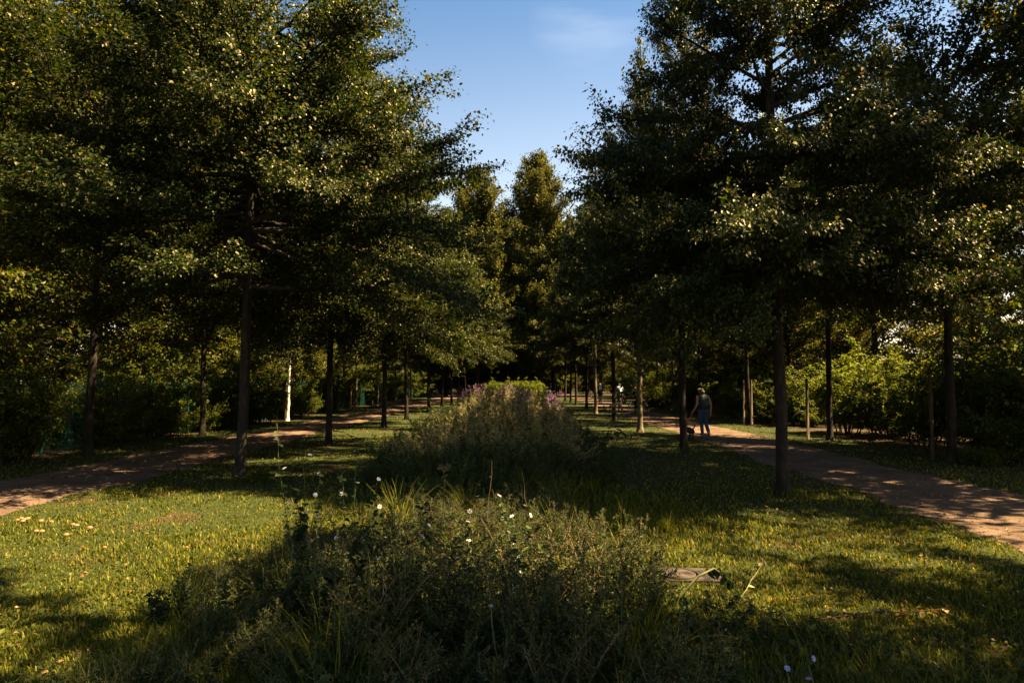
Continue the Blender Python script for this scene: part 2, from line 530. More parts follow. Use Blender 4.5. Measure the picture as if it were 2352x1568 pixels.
def tree_meshes(name, seed, H, cb, Rmax, nleaf, leaf, r0, prof, n1=60, tmpl=LEAF4, leafmat='leaf_linden', bark='bark', elev=(20, 62), bend=.25, sub=6.0, jit=.09, lean=.02, gaps=0.0, twigsides=3, m_trunk=14):
    rg = np.random.default_rng(seed)
    # trunk
    hz = np.linspace(0, 1, m_trunk) ** 1.2 * H
    off = np.cumsum(rg.normal(0, lean, (m_trunk, 2)) * (H / 12), axis=0)
    off -= off[0]
    TP = np.stack([off[:, 0], off[:, 1], hz], -1)
    TR = r0 * (1 - hz / H) ** .72 * .94 + .012
    TR[0] *= 1.0
    # flare near the ground: extra rings
    extra_h = np.array([-.05, .06, .18, .45])
    EP = np.stack([np.zeros(4), np.zeros(4), extra_h], -1)
    ER = r0 * np.array([1.85, 1.42, 1.14, 1.0])
    keep = hz > .8
    TPf = np.concatenate([EP, TP[keep]])
    TRf = np.concatenate([ER, TR[keep]])
    tm = MB().tubes(TPf, TRf, 12)
    trunk = tm.mesh(name + '_trunk', M[bark])
    # primary branches
    t = np.sort(rg.random(n1)) ** 1.05
    t = np.clip(t, 0, .985)
    h = cb + t * (H - cb)
    cx = np.interp(h, TP[:, 2], TP[:, 0])
    cy = np.interp(h, TP[:, 2], TP[:, 1])
    az = np.arange(n1) * 2.39996 + rg.normal(0, .35, n1)
    rad = Rmax * prof(t) * rg.uniform(.82, 1.04, n1)
    if gaps:
        drop = rg.random(n1) < gaps
        rad[drop] *= .45
    el = np.radians(elev[0] + (elev[1] - elev[0]) * t + rg.normal(0, 7, n1))
    d0 = np.stack([np.cos(az) * np.cos(el), np.sin(az) * np.cos(el), np.sin(el)], -1)
    L = rad / np.maximum(np.cos(el), .38)
    p0 = np.stack([cx, cy, h - .35 * L * np.sin(el)], -1)
    p0[:, 2] = np.maximum(p0[:, 2], cb * .85)
    p0[:, 0] = np.interp(p0[:, 2], TP[:, 2], TP[:, 0])
    p0[:, 1] = np.interp(p0[:, 2], TP[:, 2], TP[:, 1])
    PP = curve_paths(p0, d0, L, 7, bend - .5 * (1 - t).mean(), .09, rg)
    tr_at = np.interp(p0[:, 2], hz, TR)
    pr = np.minimum(.010 + .011 * L, tr_at * .6)
    PR = pr[:, None] * np.linspace(1, .25, 7)[None]
    bm = MB().tubes(PP, PR, 5)
    # secondaries
    ns = np.maximum(4, (L * sub * 1.25).astype(int))
    own = np.repeat(np.arange(n1), ns)
    tt = rg.uniform(.18, 1.0, len(own))
    fi = tt * 6
    i0 = np.minimum(fi.astype(int), 5)
    fr = (fi - i0)[:, None]
    sp = PP[own, i0] * (1 - fr) + PP[own, i0 + 1] * fr
    pd = unit(PP[own, i0 + 1] - PP[own, i0])
    sgn = np.where(rg.random(len(own)) < .5, -1, 1)
    ang = sgn * np.radians(rg.uniform(25, 70, len(own))) * (1 - .5 * tt)
    ca, sa = np.cos(ang), np.sin(ang)
    sdir = np.stack([pd[:, 0] * ca - pd[:, 1] * sa, pd[:, 0] * sa + pd[:, 1] * ca, pd[:, 2] * .8 + rg.normal(.0, .15, len(own))], -1)
    sdir = unit(sdir)
    sl = np.clip((.22 + .30 * (1 - tt)) * L[own] * rg.uniform(.6, 1.25, len(own)), .25, 1.7)
    SP = curve_paths(sp, sdir, sl, 5, .22, .12, rg)
    SR = (.004 + .003 * sl)[:, None] * np.linspace(1, .35, 5)[None]
    bm.tubes(SP, SR, twigsides)
    branches = bm.mesh(name + '_branches', M['twig'])
    # leaves along secondaries and primary ends
    allp = SP
    wgt = sl / sl.sum()
    k = rg.choice(len(allp), nleaf, p=wgt)
    u = rg.uniform(.1, 1.05, nleaf)
    fi = np.minimum(u * 4, 3.999)
    i0 = fi.astype(int)
    fr = (u * 4 - i0)[:, None]
    pos = allp[k, i0] * (1 - fr) + allp[k, i0 + 1] * fr
    dirv = unit(allp[k, i0 + 1] - allp[k, i0])
    pos = pos + rg.normal(0, jit, (nleaf, 3)) * np.array([1, 1, .6])
    ax = unit(.55 * dirv + rg.normal(0, .5, (nleaf, 3)) + np.array([0, 0, -.40]))
    outw = pos - np.array([0, 0, 1]) * pos[:, 2:3]
    outw = unit(outw)
    nr = np.array([0, 0, 1.0]) + .45 * outw + rg.normal(0, .45, (nleaf, 3))
    lm = MB()
    leaves(lm, pos, ax, nr, leaf * rg.uniform(.5, 1.35, nleaf), tmpl)
    crown = lm.mesh(name + '_crown', M[leafmat])
    return trunk, branches, crown


def pyr(t):
    return np.minimum(1, .70 + t * 3.2) * (1 - t) ** 1.16 + .05


def column_prof(t):
    return np.minimum(1, .75 + t * 2.0) * (1 - t ** 2.6) * .92 + .05


def round_prof(t):
    return np.sqrt(np.clip(1 - (2 * t - .85) ** 2 / 1.5, .05, 1))


KIND = {}
KIND['near_a'] = tree_meshes('linden_near', 1, 15.4, 3.6, 5.4, 280000, .060, .098, pyr, 160, LEAF6, elev=(-9, 40), sub=5.0, bend=.22)
KIND['near_b'] = tree_meshes('linden_near_b', 2, 14.4, 3.3, 4.9, 265000, .060, .095, pyr, 155, LEAF6, elev=(-9, 42), sub=5.0, bend=.22)
KIND['mid_a'] = tree_meshes('linden_mid', 3, 14.4, 3.9, 4.9, 140000, .085, .098, pyr, 120, LEAF4, elev=(-6, 48), sub=4.6, bend=.22)
KIND['mid_b'] = tree_meshes('linden_mid_b', 4, 13.6, 3.8, 4.7, 134000, .085, .095, pyr, 115, LEAF4, elev=(-6, 48), sub=4.6, bend=.22)
KIND['mid_c'] = tree_meshes('linden_mid_c', 5, 15.0, 4.0, 5.0, 145000, .085, .10, pyr, 125, LEAF4, elev=(-6, 50), sub=4.6, bend=.22)
KIND['high'] = tree_meshes('shade_linden', 14, 15.0, 8.0, 2.9, 13000, .095, .11, pyr, 30, LEAF4, elev=(5, 50), gaps=.35, sub=5.0, bend=.2)  # sparse crown lifted above the frame, added to drop dappled shade
KIND['young_a'] = tree_meshes('young_tree', 6, 9.0, 3.6, 2.5, 32000, .082, .09, round_prof, 40, LEAF4, elev=(15, 60), gaps=.15)
KIND['young_b'] = tree_meshes('young_tree_b', 7, 8.4, 3.3, 2.3, 28000, .082, .082, round_prof, 38, LEAF4, elev=(15, 60), gaps=.15, bark='bark_pale')
KIND['wood_a'] = tree_meshes('woodland_tree', 8, 17.5, 1.6, 4.8, 60000, .155, .22, round_prof, 70, LEAF4, 'leaf_wood', elev=(15, 60), sub=4.5, jit=.16, gaps=.2)
KIND['wood_b'] = tree_meshes('woodland_tree_b', 9, 15.5, 1.2, 4.4, 56000, .15, .19, round_prof, 64, LEAF4, 'leaf_wood', elev=(10, 62), sub=4.5, jit=.16, gaps=.2)
KIND['wood_c'] = tree_meshes('woodland_tree_c', 10, 20.0, 2.2, 5.2, 64000, .165, .25, round_prof, 72, LEAF4, 'leaf_wood', elev=(20, 66), sub=4.2, jit=.17, gaps=.22)
KIND['tall_a'] = tree_meshes('tall_linden', 12, 30.0, 3.5, 5.6, 115000, .23, .36, column_prof, 190, LEAF4, 'leaf_tall', elev=(20, 66), sub=4.0, jit=.20)
KIND['tall_b'] = tree_meshes('tall_linden_b', 13, 27.0, 3.2, 5.3, 105000, .23, .33, column_prof, 180, LEAF4, 'leaf_tall', elev=(20, 66), sub=4.0, jit=.20)


def place_tree(name, kind, x, y, rz, s, label, cat='tree', group=None, trunk_mat=None, cs=1.0):
    r = empty(name, (x, y, 0), rz, s)
    tag(r, label, cat, group)
    t, b, c = KIND[kind]
    to = add('trunk', t, r)
    if trunk_mat:
        to.material_slots[0].link = 'OBJECT'
        to.material_slots[0].material = M[trunk_mat]
    r.rotation_euler = (float(rng.normal(0, .012)), float(rng.normal(0, .012)), rz)
    for o_ in (add('branches', b, r), add('crown', c, r)):
        o_.scale = (cs, cs, 1)
    return r


ORD = ['nearest', 'second', 'third', 'fourth', 'fifth', 'sixth', 'seventh', 'eighth', 'ninth', 'tenth']
LX, RX = -5.55, 4.38
inner_l = [(13.55, 'near_a', 2.0, 1.0), (19.9, 'near_b', 2.2, .98), (27.6, 'mid_a', 1.1, 1.0), (33.9, 'mid_c', 4.0, .97), (41.0, 'mid_b', .7, 1.03), (48.0, 'mid_a', 3.3, 1.0), (55.0, 'mid_c', 5.2, .98), (62.0, 'mid_b', 2.7, 1.05), (69.5, 'mid_a', 5.0, 1.05)]
inner_r = [(11.4, 'near_b', 1.2, 1.0), (18.8, 'near_a', 3.4, 1.0), (25.4, 'mid_c', 2.0, .98), (32.5, 'mid_b', .3, 1.02), (39.6, 'mid_a', 5.5, 1.0), (46.4, 'mid_c', 3.9, .98), (53.5, 'mid_a', 1.7, 1.02), (60.5, 'mid_b', 4.6, 1.05), (68.0, 'mid_c', .9, 1.05)]
side_note_l = ['by the mushroom lawn', 'left of the tall weed mound', 'beside the left gravel path', 'beside the left gravel path', '', '', '', '', 'beside the tall old lindens']
side_note_r = ['in front of the right path', 'hiding half of the black dog', 'with a pale sunlit trunk hiding a cyclist', 'left of the white shirted cyclist', 'left of the backpack cyclist', '', '', '', 'beside the tall old lindens']
for i, (y, k, rz, s) in enumerate(inner_l):
    place_tree('linden_tree', k, LX + float(rng.normal(0, .06)), y, rz, s, f'{ORD[i]} pyramidal linden of the left inner row {side_note_l[i]}'.strip(), group='lindens lining the avenue', cs=(1.0, .90, .96, .68, .98)[min(i, 4)])
for i, (y, k, rz, s) in enumerate(inner_r):
    place_tree('linden_tree', k, RX + float(rng.normal(0, .06)), y, rz, s, f'{ORD[i]} pyramidal linden of the right inner row {side_note_r[i]}'.strip(), group='lindens lining the avenue', trunk_mat='bark_pale' if i in (2, 4) else None, cs=(.79, .46, .54, .66)[min(i, 3)])
outer_l = [(17.3, 'young_a', .2, 1.15, 'bark'), (23.6, 'young_b', 1.2, 1.15, 'bark'), (32.4, 'young_b', 2.2, .92, 'bark_white'), (39.0, 'young_a', 4.2, 1.0, 'bark'), (45.6, 'young_b', .9, 1.0, 'bark_pale'), (53.0, 'young_a', 3.0, 1.0, 'bark_pale'), (60.5, 'young_b', 5.0, 1.0, 'bark_pale'), (68.0, 'young_a', 1.0, 1.0, 'bark_pale')]
note_ol = ['beside the gap in the green fence', 'against the leafy shrubs', 'with a bright whitewashed trunk between two stakes', 'with a stake on its left', 'with a slim stake', 'near the litter bin', 'past the litter bin', '']
outer_r = [(15.6, 'young_a', 2.2, 1.1, 'bark'), (21.8, 'young_b', 4.4, 1.1, 'bark'), (29.3, 'young_a', 1.1, 1.0, 'bark'), (36.5, 'young_b', 3.0, 1.0, 'bark'), (43.8, 'young_a', .4, 1.0, 'bark_pale'), (48.5, 'young_b', 5.1, 1.0, 'bark_pale'), (56.0, 'young_a', 2.9, 1.0, 'bark')]
note_or = ['between two tall stakes', 'in front of the yellow green bush', 'between two stakes by the dark bushes', 'behind the dog walker', 'with a thin pale trunk', 'by the cut logs', '']
for i, (y, k, rz, s, bk) in enumerate(outer_l):
    place_tree('young_tree', k, -11.05 + float(rng.normal(0, .08)), y, rz, s, f'{ORD[i]} young tree of the left outer row {note_ol[i]}'.strip(), group='young trees of the outer rows', trunk_mat=bk)
for i, (y, k, rz, s, bk) in enumerate(outer_r):
    place_tree('young_tree', k, 9.65 + float(rng.normal(0, .08)), y, rz, s, f'{ORD[i]} young tree of the right outer row {note_or[i]}'.strip(), group='young trees of the outer rows', trunk_mat=bk)

# tall old lindens closing the avenue
talls = [(2.4, 84, 'tall_a', .3, 1.0, 'tallest linden at the end of the avenue, right of the sky gap'), (-5.2, 82, 'tall_b', 1.9, 1.03, 'tall golden linden at the avenue end, left of the sky gap'),
         (-3.6, 96, 'tall_a', 3.9, .86, 'tall linden behind the left golden one in the sky gap'), (4.6, 95, 'tall_b', 2.9, .92, 'tall linden behind the tallest one at the avenue end')]
for x, y, k, rz, s, lab in talls:
    place_tree('tall_linden', k, x, y, rz, s, lab, group='tall lindens at the end of the avenue')
for x, y, k in ((-.8, 101, 'tall_b'), (.9, 112, 'tall_a'), (8.5, 86, 'tall_b'), (-9.5, 86, 'tall_b'), (-7.5, 108, 'tall_a'), (7.5, 107, 'tall_b'), (-1.2, 118, 'wood_c'), (1.9, 124, 'wood_a'), (-12, 92, 'wood_c'), (10.5, 90, 'wood_a'), (-15, 104, 'wood_c'), (14, 104, 'wood_c')):
    place_tree('woodland_tree', k, x, y, float(rng.uniform(0, 6.28)), float(rng.uniform(.85, 1.0)), 'dark woodland tree closing the far end of the avenue', group='woodland trees at the far end')

for i in range(26):
    place_tree('woodland_tree', ['wood_a', 'wood_b', 'wood_c'][i % 3], float(-62 + i * 5.0 + rng.normal(0, 1)), float(124 + rng.uniform(-6, 14)), float(rng.uniform(0, 6.28)), float(rng.uniform(.8, 1.05)), 'dark woodland tree closing the far end of the avenue', group='woodland trees at the far end')
# woods on both sides
wl = []
for y in np.arange(14, 92, 6.2):
    wl.append((-18.6 + rng.normal(0, .7), y + rng.normal(0, 1.0)))
for y in np.arange(20, 92, 7.0):
    wl.append((-24.5 + rng.normal(0, 1.0), y + rng.normal(0, 1.5)))
for y in np.arange(32, 95, 9.0):
    wl.append((-32 + rng.normal(0, 1.4), y + rng.normal(0, 2)))
for x, y in wl:
    k = ['wood_a', 'wood_b', 'wood_c'][int(rng.integers(3))]
    place_tree('woodland_tree', k, float(x), float(y), float(rng.uniform(0, 6.28)), float(rng.uniform(.8, 1.05)), 'woodland tree in the dark wood behind the green fence', group='woodland trees behind the fence')
wr = [(16.4, 17.0, 'wood_b', .98), (16.6, 32.0, 'wood_b', .82), (14.8, 37.0, 'wood_a', .60), (15.4, 41.0, 'wood_b', .92), (14.8, 48.5, 'wood_a', .66), (15.2, 56.0, 'wood_b', .75), (15.0, 64.0, 'wood_a', .68), (15.0, 73.0, 'wood_b', .75), (15.0, 82.0, 'wood_c', .65),
      (20.5, 17.2, 'wood_a', .80), (22.5, 26.5, 'wood_b', .72), (21.3, 33.0, 'wood_c', .66), (20.2, 43.0, 'wood_a', .78), (21.0, 53.0, 'wood_b', .85), (20.5, 64.0, 'wood_c', .70), (21.0, 76.0, 'wood_a', .82), (20.5, 88.0, 'wood_c', .75),
      (27.0, 34.0, 'wood_c', .78), (28.0, 47.0, 'wood_a', .9), (27.5, 60.0, 'wood_c', .8), (28.0, 74.0, 'wood_a', .95), (34.0, 52.0, 'wood_c', .85), (35.0, 72.0, 'wood_c', .9)]
for x, y, k, s_ in wr:
    place_tree('woodland_tree', k, x + float(rng.normal(0, .3)), y, float(rng.uniform(0, 6.28)), s_, 'woodland tree in the dark wood behind the right bushes', group='woodland trees behind the right bushes')

# trees just outside the frame; those right of the camera added to cast shade
for x, y, k, rz, s, lab in ((RX, 4.3, 'high', 1.3, 1.0, 'high crowned linden added to the right inner row for shade'), (-11, 10.2, 'young_a', 1.0, 1.15, 'young tree of the left outer row beside the camera'),
                            (9.7, 1.2, 'young_a', .3, 1.05, 'young shade tree added to the right outer row behind the camera'), (9.6, 4.3, 'young_b', 2.0, 1.12, 'young shade tree added to the right outer row beside the camera'),
                            ):
    place_tree('linden_tree' if 'inner' in lab else 'young_tree', k, x, y, rz, s, lab, group='trees beside the camera')
for x, y, k, s in ((15.6, 12.7, 'wood_c', 1.17), (15.5, -.7, 'tall_b', .95), (15.0, -3.0, 'wood_b', .8), (-18.5, 8.0, 'wood_a', .95)):  # right-hand trees added to shade the front bed and nearest right linden
    place_tree('woodland_tree', k, x, y, 2.0 + x + y, s, 'woodland tree or added shade tree beside the camera', group='woodland trees beside the camera')

# ------------------------------------------------------------------ shrubs
def shrub_meshes(name, seed, H, Rr, nst, nleaf, leaf, mat, tmpl=LEAF4, spread=.8):
    rg = np.random.default_rng(seed)
    az = rg.uniform(0, 2 * np.pi, nst)
    r = rg.uniform(0, .35, nst) * Rr
    p0 = np.stack([np.cos(az) * r, np.sin(az) * r, np.full(nst, -.02)], -1)
    tilt = rg.uniform(.05, spread, nst)
    d0 = unit(np.stack([np.cos(az) * tilt, np.sin(az) * tilt, np.ones(nst)], -1))
    L = H * rg.uniform(.65, 1.1, nst)
    P = curve_paths(p0, d0, L, 7, -.35, .10, rg)
    sm = MB().tubes(P, (.012 + .004 * L)[:, None] * np.linspace(1, .3, 7)[None], 5)
    own = np.repeat(np.arange(nst), 14)
    tt = rg.uniform(.12, 1, len(own))
    fi = np.minimum(tt * 6, 5.999); i0 = fi.astype(int); fr = (fi - i0)[:, None]
    sp = P[own, i0] * (1 - fr) + P[own, i0 + 1] * fr
    a2 = rg.uniform(0, 6.283, len(own))
    sd_ = unit(np.stack([np.cos(a2), np.sin(a2), rg.uniform(-.1, .9, len(own))], -1))
    sl = rg.uniform(.25, .75, len(own)) * Rr * .75
    SP = curve_paths(sp, sd_, sl, 4, -.1, .15, rg)
    sm.tubes(SP, np.full((len(own), 1), .005) * np.linspace(1, .4, 4)[None], 3)
    k = rg.integers(0, len(own), nleaf)
    u = rg.uniform(.1, 1.05, nleaf)
    fi = np.minimum(u * 3, 2.999); i0 = fi.astype(int); fr = (u * 3 - i0)[:, None]
    pos = SP[k, i0] * (1 - fr) + SP[k, i0 + 1] * fr + rg.normal(0, .05, (nleaf, 3))
    pos[:, 2] = np.maximum(pos[:, 2], .03)
    dv = unit(SP[k, i0 + 1] - SP[k, i0])
    ax = dv * .6 + rg.normal(0, .5, (nleaf, 3)) + np.array([0, 0, -.2])
    nr = np.array([0, 0, 1.0]) + rg.normal(0, .5, (nleaf, 3))
    lm = MB()
    leaves(lm, pos, ax, nr, leaf * rg.uniform(.6, 1.25, nleaf), tmpl)
    return sm.mesh(name + '_stems', M['twig']), lm.mesh(name + '_foliage', M[mat])


SH = {
    'dark_a': shrub_meshes('shrub', 21, 2.5, 1.5, 16, 11000, .085, 'leaf_shrub'),
    'dark_b': shrub_meshes('shrub_b', 22, 3.1, 1.7, 18, 13000, .095, 'leaf_shrub'),
    'dark_c': shrub_meshes('shrub_c', 23, 1.7, 1.2, 16, 9000, .075, 'leaf_shrub'),
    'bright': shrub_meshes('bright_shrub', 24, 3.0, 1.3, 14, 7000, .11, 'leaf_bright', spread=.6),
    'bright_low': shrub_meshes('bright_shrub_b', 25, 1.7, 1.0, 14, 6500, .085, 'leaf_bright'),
    'low': shrub_meshes('low_shrub', 26, .55, .6, 12, 2600, .06, 'leaf_shrub', spread=1.3),
}


def place_shrub(kind, x, y, s, label, group, name='shrub'):
    r = empty(name, (x, y, 0), float(rng.uniform(0, 6.28)), s)
    tag(r, label, 'shrub', group)
    st, fo = SH[kind]
    add('stems', st, r)
    add('foliage', fo, r)
    return r


for y in np.arange(13.2, 84, 2.9):
    lab = 'leafy shrub growing right behind the green fence'
    place_shrub(['dark_a', 'dark_b', 'dark_c'][int(rng.integers(3))], float(-12.95 + rng.normal(0, .35)), float(y + rng.normal(0, .4)), float(rng.uniform(.9, 1.25)), lab, 'shrubs behind the green fence')
for px, py, k, s, lab in ((290, 1010, 'dark_c', .8, 'low dark shrub in front of the fence, right of the nearest young tree'), (400, 1003, 'dark_c', .75, 'dark shrub before the fence, left of the second young tree'), (520, 985, 'dark_a', .8, 'sunlit shrub right of the second young tree'),
                          (600, 975, 'dark_a', .95, 'green shrub left of the whitewashed trunk'), (40, 1060, 'dark_a', .9, 'dark shrub in front of the fence at the picture edge')):
    p = at(px, py)
    place_shrub(k, p.x - .3, p.y + .3, s, lab, 'shrubs in front of the fence')
for i, y in enumerate((14.6, 19.3, 20.9, 22.6, 25.2, 27.4, 29.6, 34.6, 37.0, 41.5)):
    place_shrub(['dark_c', 'dark_a'][i % 2], float(-12.0 + rng.normal(0, .12)), y, float(rng.uniform(.72, .95)), 'leafy shrub growing through the green fence', 'shrubs growing through the fence')
# right side bushes
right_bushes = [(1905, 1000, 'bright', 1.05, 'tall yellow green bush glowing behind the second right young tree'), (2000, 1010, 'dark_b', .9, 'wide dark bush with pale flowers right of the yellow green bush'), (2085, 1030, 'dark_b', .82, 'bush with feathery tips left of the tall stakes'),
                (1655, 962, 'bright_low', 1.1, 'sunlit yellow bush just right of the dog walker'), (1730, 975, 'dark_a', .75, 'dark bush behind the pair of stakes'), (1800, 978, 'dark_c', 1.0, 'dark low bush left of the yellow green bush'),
                (2240, 1050, 'dark_b', .85, 'dark bush right of the tall stakes'), (2330, 1065, 'dark_a', 1.0, 'pale tipped bush at the right picture edge'), (1560, 950, 'dark_a', .8, 'dim bush left of the dog walker'), (1500, 940, 'dark_c', 1.1, 'dim bush by the cut logs'), (2290, 1075, 'dark_c', .8, 'low bush in front at the right picture edge')]
for px, py, k, s, lab in right_bushes:
    p = at(px, py)
    place_shrub(k, p.x + .9, p.y + .6, s, lab, 'bushes along the right verge')
for y in np.arange(17, 82, 3.6):
    if 20 < y < 24:
        continue
    place_shrub(['dark_a', 'dark_b', 'bright'][int(rng.choice(3, p=[.45, .4, .15]))], float(12.6 + rng.normal(0, .5)), float(y + rng.normal(0, .6)), float(rng.uniform(.85, 1.2)), 'undergrowth bush at the edge of the right wood', 'undergrowth bushes at the right wood')
for i in range(46):
    sd2 = -1 if i % 2 else 1
    yy = 20 + (i // 2) * 3.4
    place_shrub(['dark_a', 'dark_b'][int(rng.integers(2))], float(sd2 * (17.5 + rng.uniform(0, 7)) + (0 if sd2 > 0 else -1)), float(yy + rng.normal(0, 1)), float(rng.uniform(1.1, 1.6)), 'dim undergrowth bush deep in the %s wood' % ('right' if sd2 > 0 else 'left'), 'undergrowth deep in the %s wood' % ('right' if sd2 > 0 else 'left'))
for i in range(30):
    place_shrub(['dark_a', 'dark_b'][i % 2], float(-22 + i * 1.5 + rng.normal(0, .4)), float(106 + rng.uniform(-4, 8)), float(rng.uniform(1.2, 1.9)), 'dim bush closing the far end under the trees', 'dim bushes at the far end')
for x, y in ((-1.6, 74), (.5, 75.5), (1.9, 73.5), (-.6, 78), (-3.2, 76.5)):
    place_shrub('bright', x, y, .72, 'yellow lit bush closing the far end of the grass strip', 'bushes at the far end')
for px, py, s, lab in ((590, 1105, .45, 'low leafy tuft at the foot of the nearest left linden'), (2250, 1070, .8, 'low leafy tuft at the foot of the tall stakes'), (1800, 1120, .22, 'small leafy tuft at the foot of the nearest right linden')):
    p = at(px, py)
    place_shrub('low', p.x, p.y, s, lab, 'leafy tufts at tree feet')

# ------------------------------------------------------------------ stakes
def stake_mesh(h, r=.045):
    return MB().tubes([(0, 0, -.05), (0, 0, h - .04), (0, 0, h)], [r, r, r * .82], 10, caps=True).mesh('wooden_stake', M['stake_wood'])


stake_m = stake_mesh(2.05)
stakes = [(206, 1035, 1.03, 'round wooden stake right of the nearest left young tree'), (637, 963, .95, 'wooden stake left of the whitewashed trunk'), (656, 965, 1.0, 'wooden stake right of the whitewashed trunk'),
          (737, 950, 1.0, 'wooden stake left of the fourth left young tree'), (806, 940, 1.0, 'wooden stake left of the fifth left young tree'), (856, 931, 1.0, 'wooden stake left of the sixth left young tree'), (908, 921, .95, 'wooden stake left of the seventh left young tree'),
          (2143, 1056, 1.0, 'dark stake left of the nearest right young tree'), (2190, 1060, 1.02, 'dark stake right of the nearest right young tree'), (1856, 1008, .95, 'stake left of the second right young tree'),
          (1709, 975, .95, 'stake left of the third right young tree'), (1727, 978, .95, 'stake right of the third right young tree')]
for px, py, s, lab in stakes:
    p = at(px, py)
    o = empty('wooden_stake', p)
    o.scale = (1, 1, s)
    tag(o, lab, 'stake', 'wooden tree stakes')
    add('pole', stake_m, o)
    if px in (637, 656, 1709, 2190):
        d = 1 if px in (637, 1709) else -1
        sm = MB().tubes([(0, 0, 1.82), (d * .14, .05, 1.80), (d * .30, 0, 1.82)], [.018, .018, .018], 6)
        sm.lathe([(.05, 1.78), (.053, 1.80), (.053, 1.85), (.05, 1.87)], k=10)
        add('strap', sm.mesh('strap', M['strap']), o)

# ------------------------------------------------------------------ fence
FX = -12.0
fence = empty('mesh_fence', (FX, 12, 0))
tag(fence, 'green welded wire mesh fence along the left verge', 'fence')
pw = 2.5
pm = MB()
for y in np.arange(.05, pw, .05):
    pm.box((0, y, .93), (.006, .006, 1.80))
for z in np.arange(.1, 1.85, .2):
    pm.box((.006, pw / 2, z), (.008, pw, .008))
    pm.box((-.006, pw / 2, z), (.008, pw, .008))
panel_m = pm.mesh('mesh_panel', M['fence_green'])
po = MB().box((0, 0, .95), (.04, .06, 1.95)).box((0, 0, 1.94), (.05, .07, .03))
post_m = po.mesh('fence_post', M['fence_green'])
for i in range(33):
    add('mesh_panel', panel_m, fence, (0, i * pw, 0))
    add('fence_post', post_m, fence, (.035, i * pw, 0))

# ------------------------------------------------------------------ litter bin, logs, slab
p = at(906, 924)
o = empty('litter_bin', p)
tag(o, 'dark wire litter bin on legs beside the left path', 'litter bin')
b = MB()
for a in np.linspace(0, 2 * np.pi, 20, endpoint=False):
    b.box((.24 * math.cos(a), .24 * math.sin(a), .58), (.03, .03, .55))
b.lathe([(.22, .30), (.25, .30), (.25, .34), (.22, .34)], k=20).lathe([(.20, .32), (.01, .32)], k=20).lathe([(.23, .82), (.27, .82), (.27, .87), (.23, .87)], k=20)
add('basket', b.mesh('basket', M['black']), o)
for a in (0.6, 2.7, 4.8):
    add('leg', MB().tubes([(.2 * math.cos(a), .2 * math.sin(a), .32), (.24 * math.cos(a), .24 * math.sin(a), 0)], [.018, .018], 8).mesh('leg', M['black']), o)
b = MB().tubes([(-.24, 0, .86), (-.24, 0, 1.12), (0, 0, 1.16), (.24, 0, 1.12), (.24, 0, .86)], [.02] * 5, 8)
add('rail', b.mesh('rail', M['black']), o)


def log(x, y, z, L, r, rz, label):
    o = empty('cut_log', (x, y, z), rz)
    tag(o, label, 'log', 'cut logs beside the right path')
    n = 9
    xs = np.linspace(-L / 2, L / 2, n)
    m_ = MB().tubes(np.stack([xs, .03 * np.sin(xs * 3), .02 * np.cos(xs * 4)], -1), r * (1 + .05 * np.sin(xs * 5)), 14)
    add('bark_side', m_.mesh('bark_side', M['bark']), o)
    e = MB()
    for s in (-1, 1):
        a = np.linspace(0, 2 * np.pi, 16, endpoint=False)
        v = np.stack([np.full(16, s * (L / 2 + .004)), r * .97 * np.cos(a), r * .97 * np.sin(a)], -1)
        e.add(v, [list(range(16)) if s > 0 else list(range(16))[::-1]])
    add('sawn_end', e.mesh('sawn_end', M['log_end']), o)


log(8.6, 50.5, .26, 1.0, .26, 1.2, 'dark cut log lying left behind the yellow cyclist')
log(9.7, 50.0, .24, 1.5, .24, .35, 'long pale ended cut log right of the yellow cyclist')
log(10.5, 49.0, .20, .8, .2, 1.3, 'short cut log with round pale end by the thin tree')
log(9.6, 50.2, .66, 1.1, .2, .5, 'cut log lying on top of the long log')

p0, p1 = at(1455, 1340), at(1690, 1303)
sx, sy = .80, .44
o = empty('stone_slab', (at(1562, 1322).x, at(1562, 1322).y, 0), R(-3))
tag(o, 'weathered rectangular paving slab with a round ring groove set in the grass', 'slab')
s = MB()
hw, hd, zt = sx / 2, sy / 2, .02
# plate with a round lid groove: outer plate with hole, dark groove ring, inner lid
k = 40
a = np.linspace(0, 2 * np.pi, k, endpoint=False)
r1, r2 = .195, .168
ca_ = math.atan2(hd, hw)
for c_ in (ca_, math.pi - ca_, math.pi + ca_, 2 * math.pi - ca_):
    a[int(np.argmin(np.abs(a - c_)))] = c_
circ = lambda r, z: np.stack([-.02 + r * np.cos(a), r * np.sin(a), np.full(k, z)], -1)
t_ = np.maximum(np.abs(np.cos(a)) / hw, np.abs(np.sin(a)) / hd)
rect = np.stack([np.cos(a) / t_, np.sin(a) / t_, np.full(k, zt)], -1)
idx = np.arange(k)
nx = np.roll(idx, -1)
s.add(np.concatenate([rect, circ(r1, zt)]), np.stack([idx, nx, nx + k, idx + k], -1))
s.add(np.concatenate([circ(r1, zt), circ(r1, zt - .025)]), np.stack([idx, nx, nx + k, idx + k], -1))
rl = rect.copy(); rl[:, 2] = -.02
s.add(np.concatenate([rl, rect]), np.stack([idx, nx, nx + k, idx + k], -1))
add('plate', s.mesh('plate', M['slab_stone']), o)
g = MB().add(np.concatenate([circ(r1 + .004, zt - .022), circ(r2 - .004, zt - .022)]), np.stack([idx, nx, nx + k, idx + k], -1))
add('groove', g.mesh('groove', M['joint_dark']), o)
l = MB().add(np.concatenate([circ(r2, zt - .03), circ(r2, zt + .004), circ(r2 - .012, zt + .008)]), np.concatenate([np.stack([idx, nx, nx + k, idx + k], -1), np.stack([idx, nx, nx + k, idx + k], -1) + k]))
